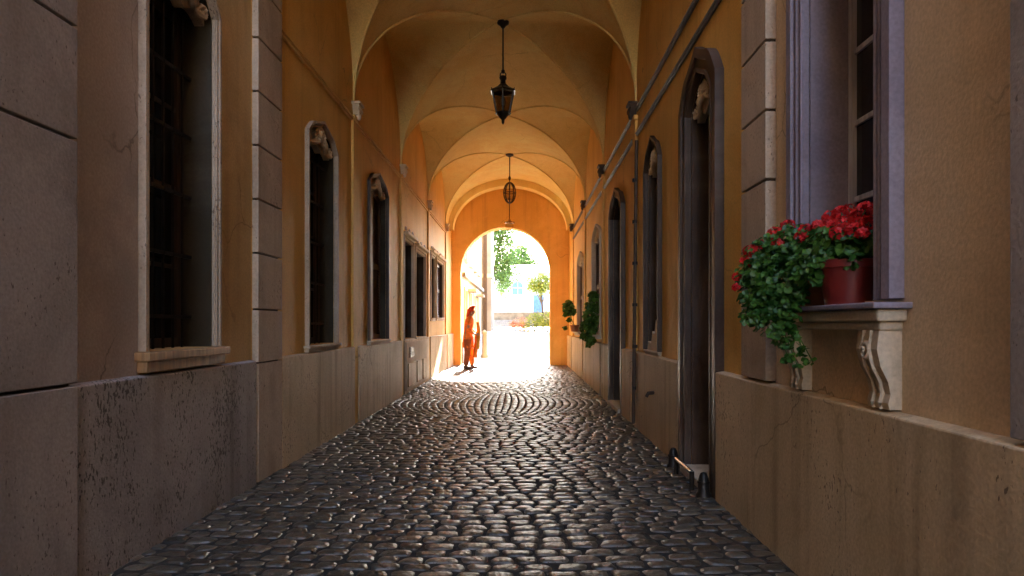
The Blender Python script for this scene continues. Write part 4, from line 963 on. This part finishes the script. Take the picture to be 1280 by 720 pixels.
# steps, low wall, white house
mb = MB()
for k in range(3): mb.box(-2.6, 0.9, 44.0+k*0.4, 46.0, 1.0, 1.3+k*0.13)
o = mb.build('street_steps', M['graystep']); tag(o, 'three broad grey stone steps in front of the white house', 'steps')
mb = MB(); mb.box(-3.5, 4.5, 46.0, 46.35, 1.0, 2.0); mb.box(-3.55, 4.55, 45.95, 46.4, 2.0, 2.07); o = mb.build('low_garden_wall', M['brownwall']); tag(o, 'low brown garden wall below the white house', 'wall')
wh = tag(empty('white_house', (0.5, 52, 1.2)), 'white house with arched blue window and blue door across the street', 'house')
mb = MB(); mb.box(-3.4, 5.5, 50.0, 56.0, 1.0, 4.95); mb.build('wall', M['white'], wh)
mb = MB(); mb.add([(-3.7,49.7,4.95),(5.8,49.7,4.95),(5.8,56.3,4.95),(-3.7,56.3,4.95),(-1.2,53,5.75),(3.2,53,5.75)], [(0,1,5,4),(1,2,5),(2,3,4,5),(3,0,4),(0,3,2,1)])
mb.box(-3.72,5.82,49.66,49.72,4.85,4.97); mb.build('roof', M['roof'], wh)
cv = [(-0.28+0.36*math.cos(a), 3.95+0.36*math.sin(a)) for a in np.linspace(0, PI, 16)]
mb = MB(); mb.prism([(-0.64,3.4),(0.08,3.4)]+cv, lambda p: (p[0],49.94,p[1]), lambda p: (p[0],50.0,p[1])); wn = mb.build('window', M['blue'], wh)
mb = MB(); mb.box(-0.30,-0.26,49.9,49.94,3.4,4.25); mb.box(-0.6,0.04,49.9,49.94,3.85,3.89); mb.build('frame', M['white'], wn)
mb = MB(); mb.box(-0.72,0.16,49.85,50.0,3.32,3.4); mb.build('sill', M['white'], wn)
mb = MB(); mb.box(0.85,1.55,49.93,50.0,1.3,3.35); dd = mb.build('door', M['blue'], wh)
mb = MB(); mb.box(0.78,0.85,49.9,50.0,1.3,3.42); mb.box(1.55,1.62,49.9,50.0,1.3,3.42); mb.box(0.78,1.62,49.9,50.0,3.35,3.44); mb.build('frame', M['white'], dd)

def tree(name, base, trunk_top, blobs, mat, label, n, size, seed, cat='tree', group=None, droop=0.0, r0=0.14):
    r2 = random.Random(seed); t_ = empty(name, base); tag(t_, label, cat, group)
    mb = MB(); b0 = Vector(base); tt = Vector(trunk_top)
    mb.tube([b0-Vector((0,0,0.1)), b0.lerp(tt,0.5)+Vector((0.06,0,0)), tt], [r0, r0*0.75, r0*0.5], 10)
    for c, r in blobs: mb.tube([b0.lerp(tt,0.75), (tt+c)/2, c], [r0*0.4, r0*0.25, r0*0.08], 6)
    mb.build('trunk', M['bark'], t_, smooth=True)
    mb = MB(); tot = sum(r**2 for _, r in blobs)
    for c, r in blobs:
        ncl = max(6, int(n*r**2/tot/14))
        for _ in range(ncl):
            dv = Vector((r2.gauss(0,1), r2.gauss(0,1), r2.gauss(0,1))).normalized(); cc = c + dv*r*(0.35+0.7*r2.random()**0.6)
            for _ in range(14):
                q = Vector((r2.gauss(0,1), r2.gauss(0,1), r2.gauss(0,1)))*size*1.6
                if droop: q.z -= abs(r2.gauss(0,1))*droop; q.x *= 0.6
                leaf_quad(mb, cc+q, dv*0.6+Vector((r2.gauss(0,.6), r2.gauss(0,.6), 0.7)), size*r2.uniform(0.7,1.4), r2)
    mb.build('crown', mat, t_, fix=False); return t_
V3 = Vector
tree('willow_tree', (-1.85,41.0,1.0), (-1.75,41.2,4.4), [(V3((-1.2,41,6.2)),.9),(V3((-0.7,41,5.3)),.8),(V3((-1.3,41,4.6)),.7),(V3((-0.8,40.8,4.3)),.6),(V3((-1.9,41.3,7.1)),1.0),(V3((-0.9,41,6.9)),.8),(V3((-1.0,41,3.7)),.42),(V3((-2.3,41.4,5.8)),.9)],
     M['tree_mid'], 'drooping green tree beside the grey brown tower', 8200, 0.085, 21, droop=0.32)
tree('garden_tree', (0.3,57.5,1.2), (0.2,57.5,5.0), [(V3((-0.2,57.5,6.8)),1.0),(V3((0.5,57.5,6.3)),.9),(V3((-0.9,57.6,6.1)),.9),(V3((0.1,57.5,7.3)),.55),(V3((0.8,57.5,5.8)),.6)],
     M['tree_mid'], 'round green tree rising behind the white house roof', 4200, 0.11, 22)
tree('ornamental_tree', (1.15,38.5,1.03), (1.05,38.5,2.9), [(V3((0.75,38.5,3.5)),.42),(V3((1.25,38.5,3.55)),.45),(V3((1.8,38.5,3.5)),.45),(V3((1.0,38.4,3.2)),.35),(V3((2.2,38.6,3.4)),.4),(V3((0.45,38.5,3.4)),.22)],
     M['tree_yellow'], 'small flat topped yellow green tree in front of the white house', 3800, 0.06, 23, r0=0.07)
r9 = random.Random(77); bl = []  # high canopy out of view, added to shade the street paving
for yy in np.arange(42.6, 54, 2.3):
    for xx in (-3.6, -1.4, 0.8, 3.0): bl.append((V3((xx+r9.uniform(-.4,.4), yy+r9.uniform(-.5,.5), 10.3+(yy-40)*0.10+r9.uniform(-.3,.5))), 1.45))
tree('unseen_shade_tree', (3.9,47.5,1.15), (3.7,47.5,9.3), bl, M['tree_mid'], 'added tree, out of view, whose high canopy shades the street beyond the arch', 26000, 0.16, 78, r0=0.32)
def shrub(x, y, r, h, mat, label, seed, cat='shrub', n=900, size=0.05, group='bushes at the street bend'):
    b0 = V3((x, y, gz(y)-0.02)); tree('shrub', b0, b0+V3((0,0,h*0.4)), [(b0+V3((0,0,h*0.55)), r), (b0+V3((r*0.6,0,h*0.45)), r*0.7), (b0+V3((-r*0.6,0,h*0.4)), r*0.7), (b0+V3((r*0.15,0,h*0.8)), r*0.5)], mat, label, n, size, seed, cat, group, r0=0.03)
shrub(0.60,34.6,.40,0.95,M['tree_yellow'],'yellow green bush nearest the middle of the street bend',31)
shrub(1.25,34.2,.45,1.05,M['tree_yellow'],'larger yellow green bush beneath the small flat topped tree',32)
shrub(2.1,34.4,.5,1.2,M['tree_mid'],'green bush partly hidden by the right side of the arch',33)
shrub(0.05,35.2,.26,0.6,M['blossom'],'low bush covered in pink blossom left of the yellow green bushes',34,n=500)
shrub(-0.35,36.0,.2,0.5,M['blossom'],'smallest pink blossoming bush at the foot of the street steps',35,n=350)
mb = MB(); mb.box(2.9,3.4,24.0,48.0,-0.1,3.2); mb.box(2.85,3.45,24.0,48.0,3.2,3.3); o = mb.build('garden_boundary_wall', M['cream']); tag(o, 'plain cream boundary wall along the right of the street, hidden past the arch', 'wall')
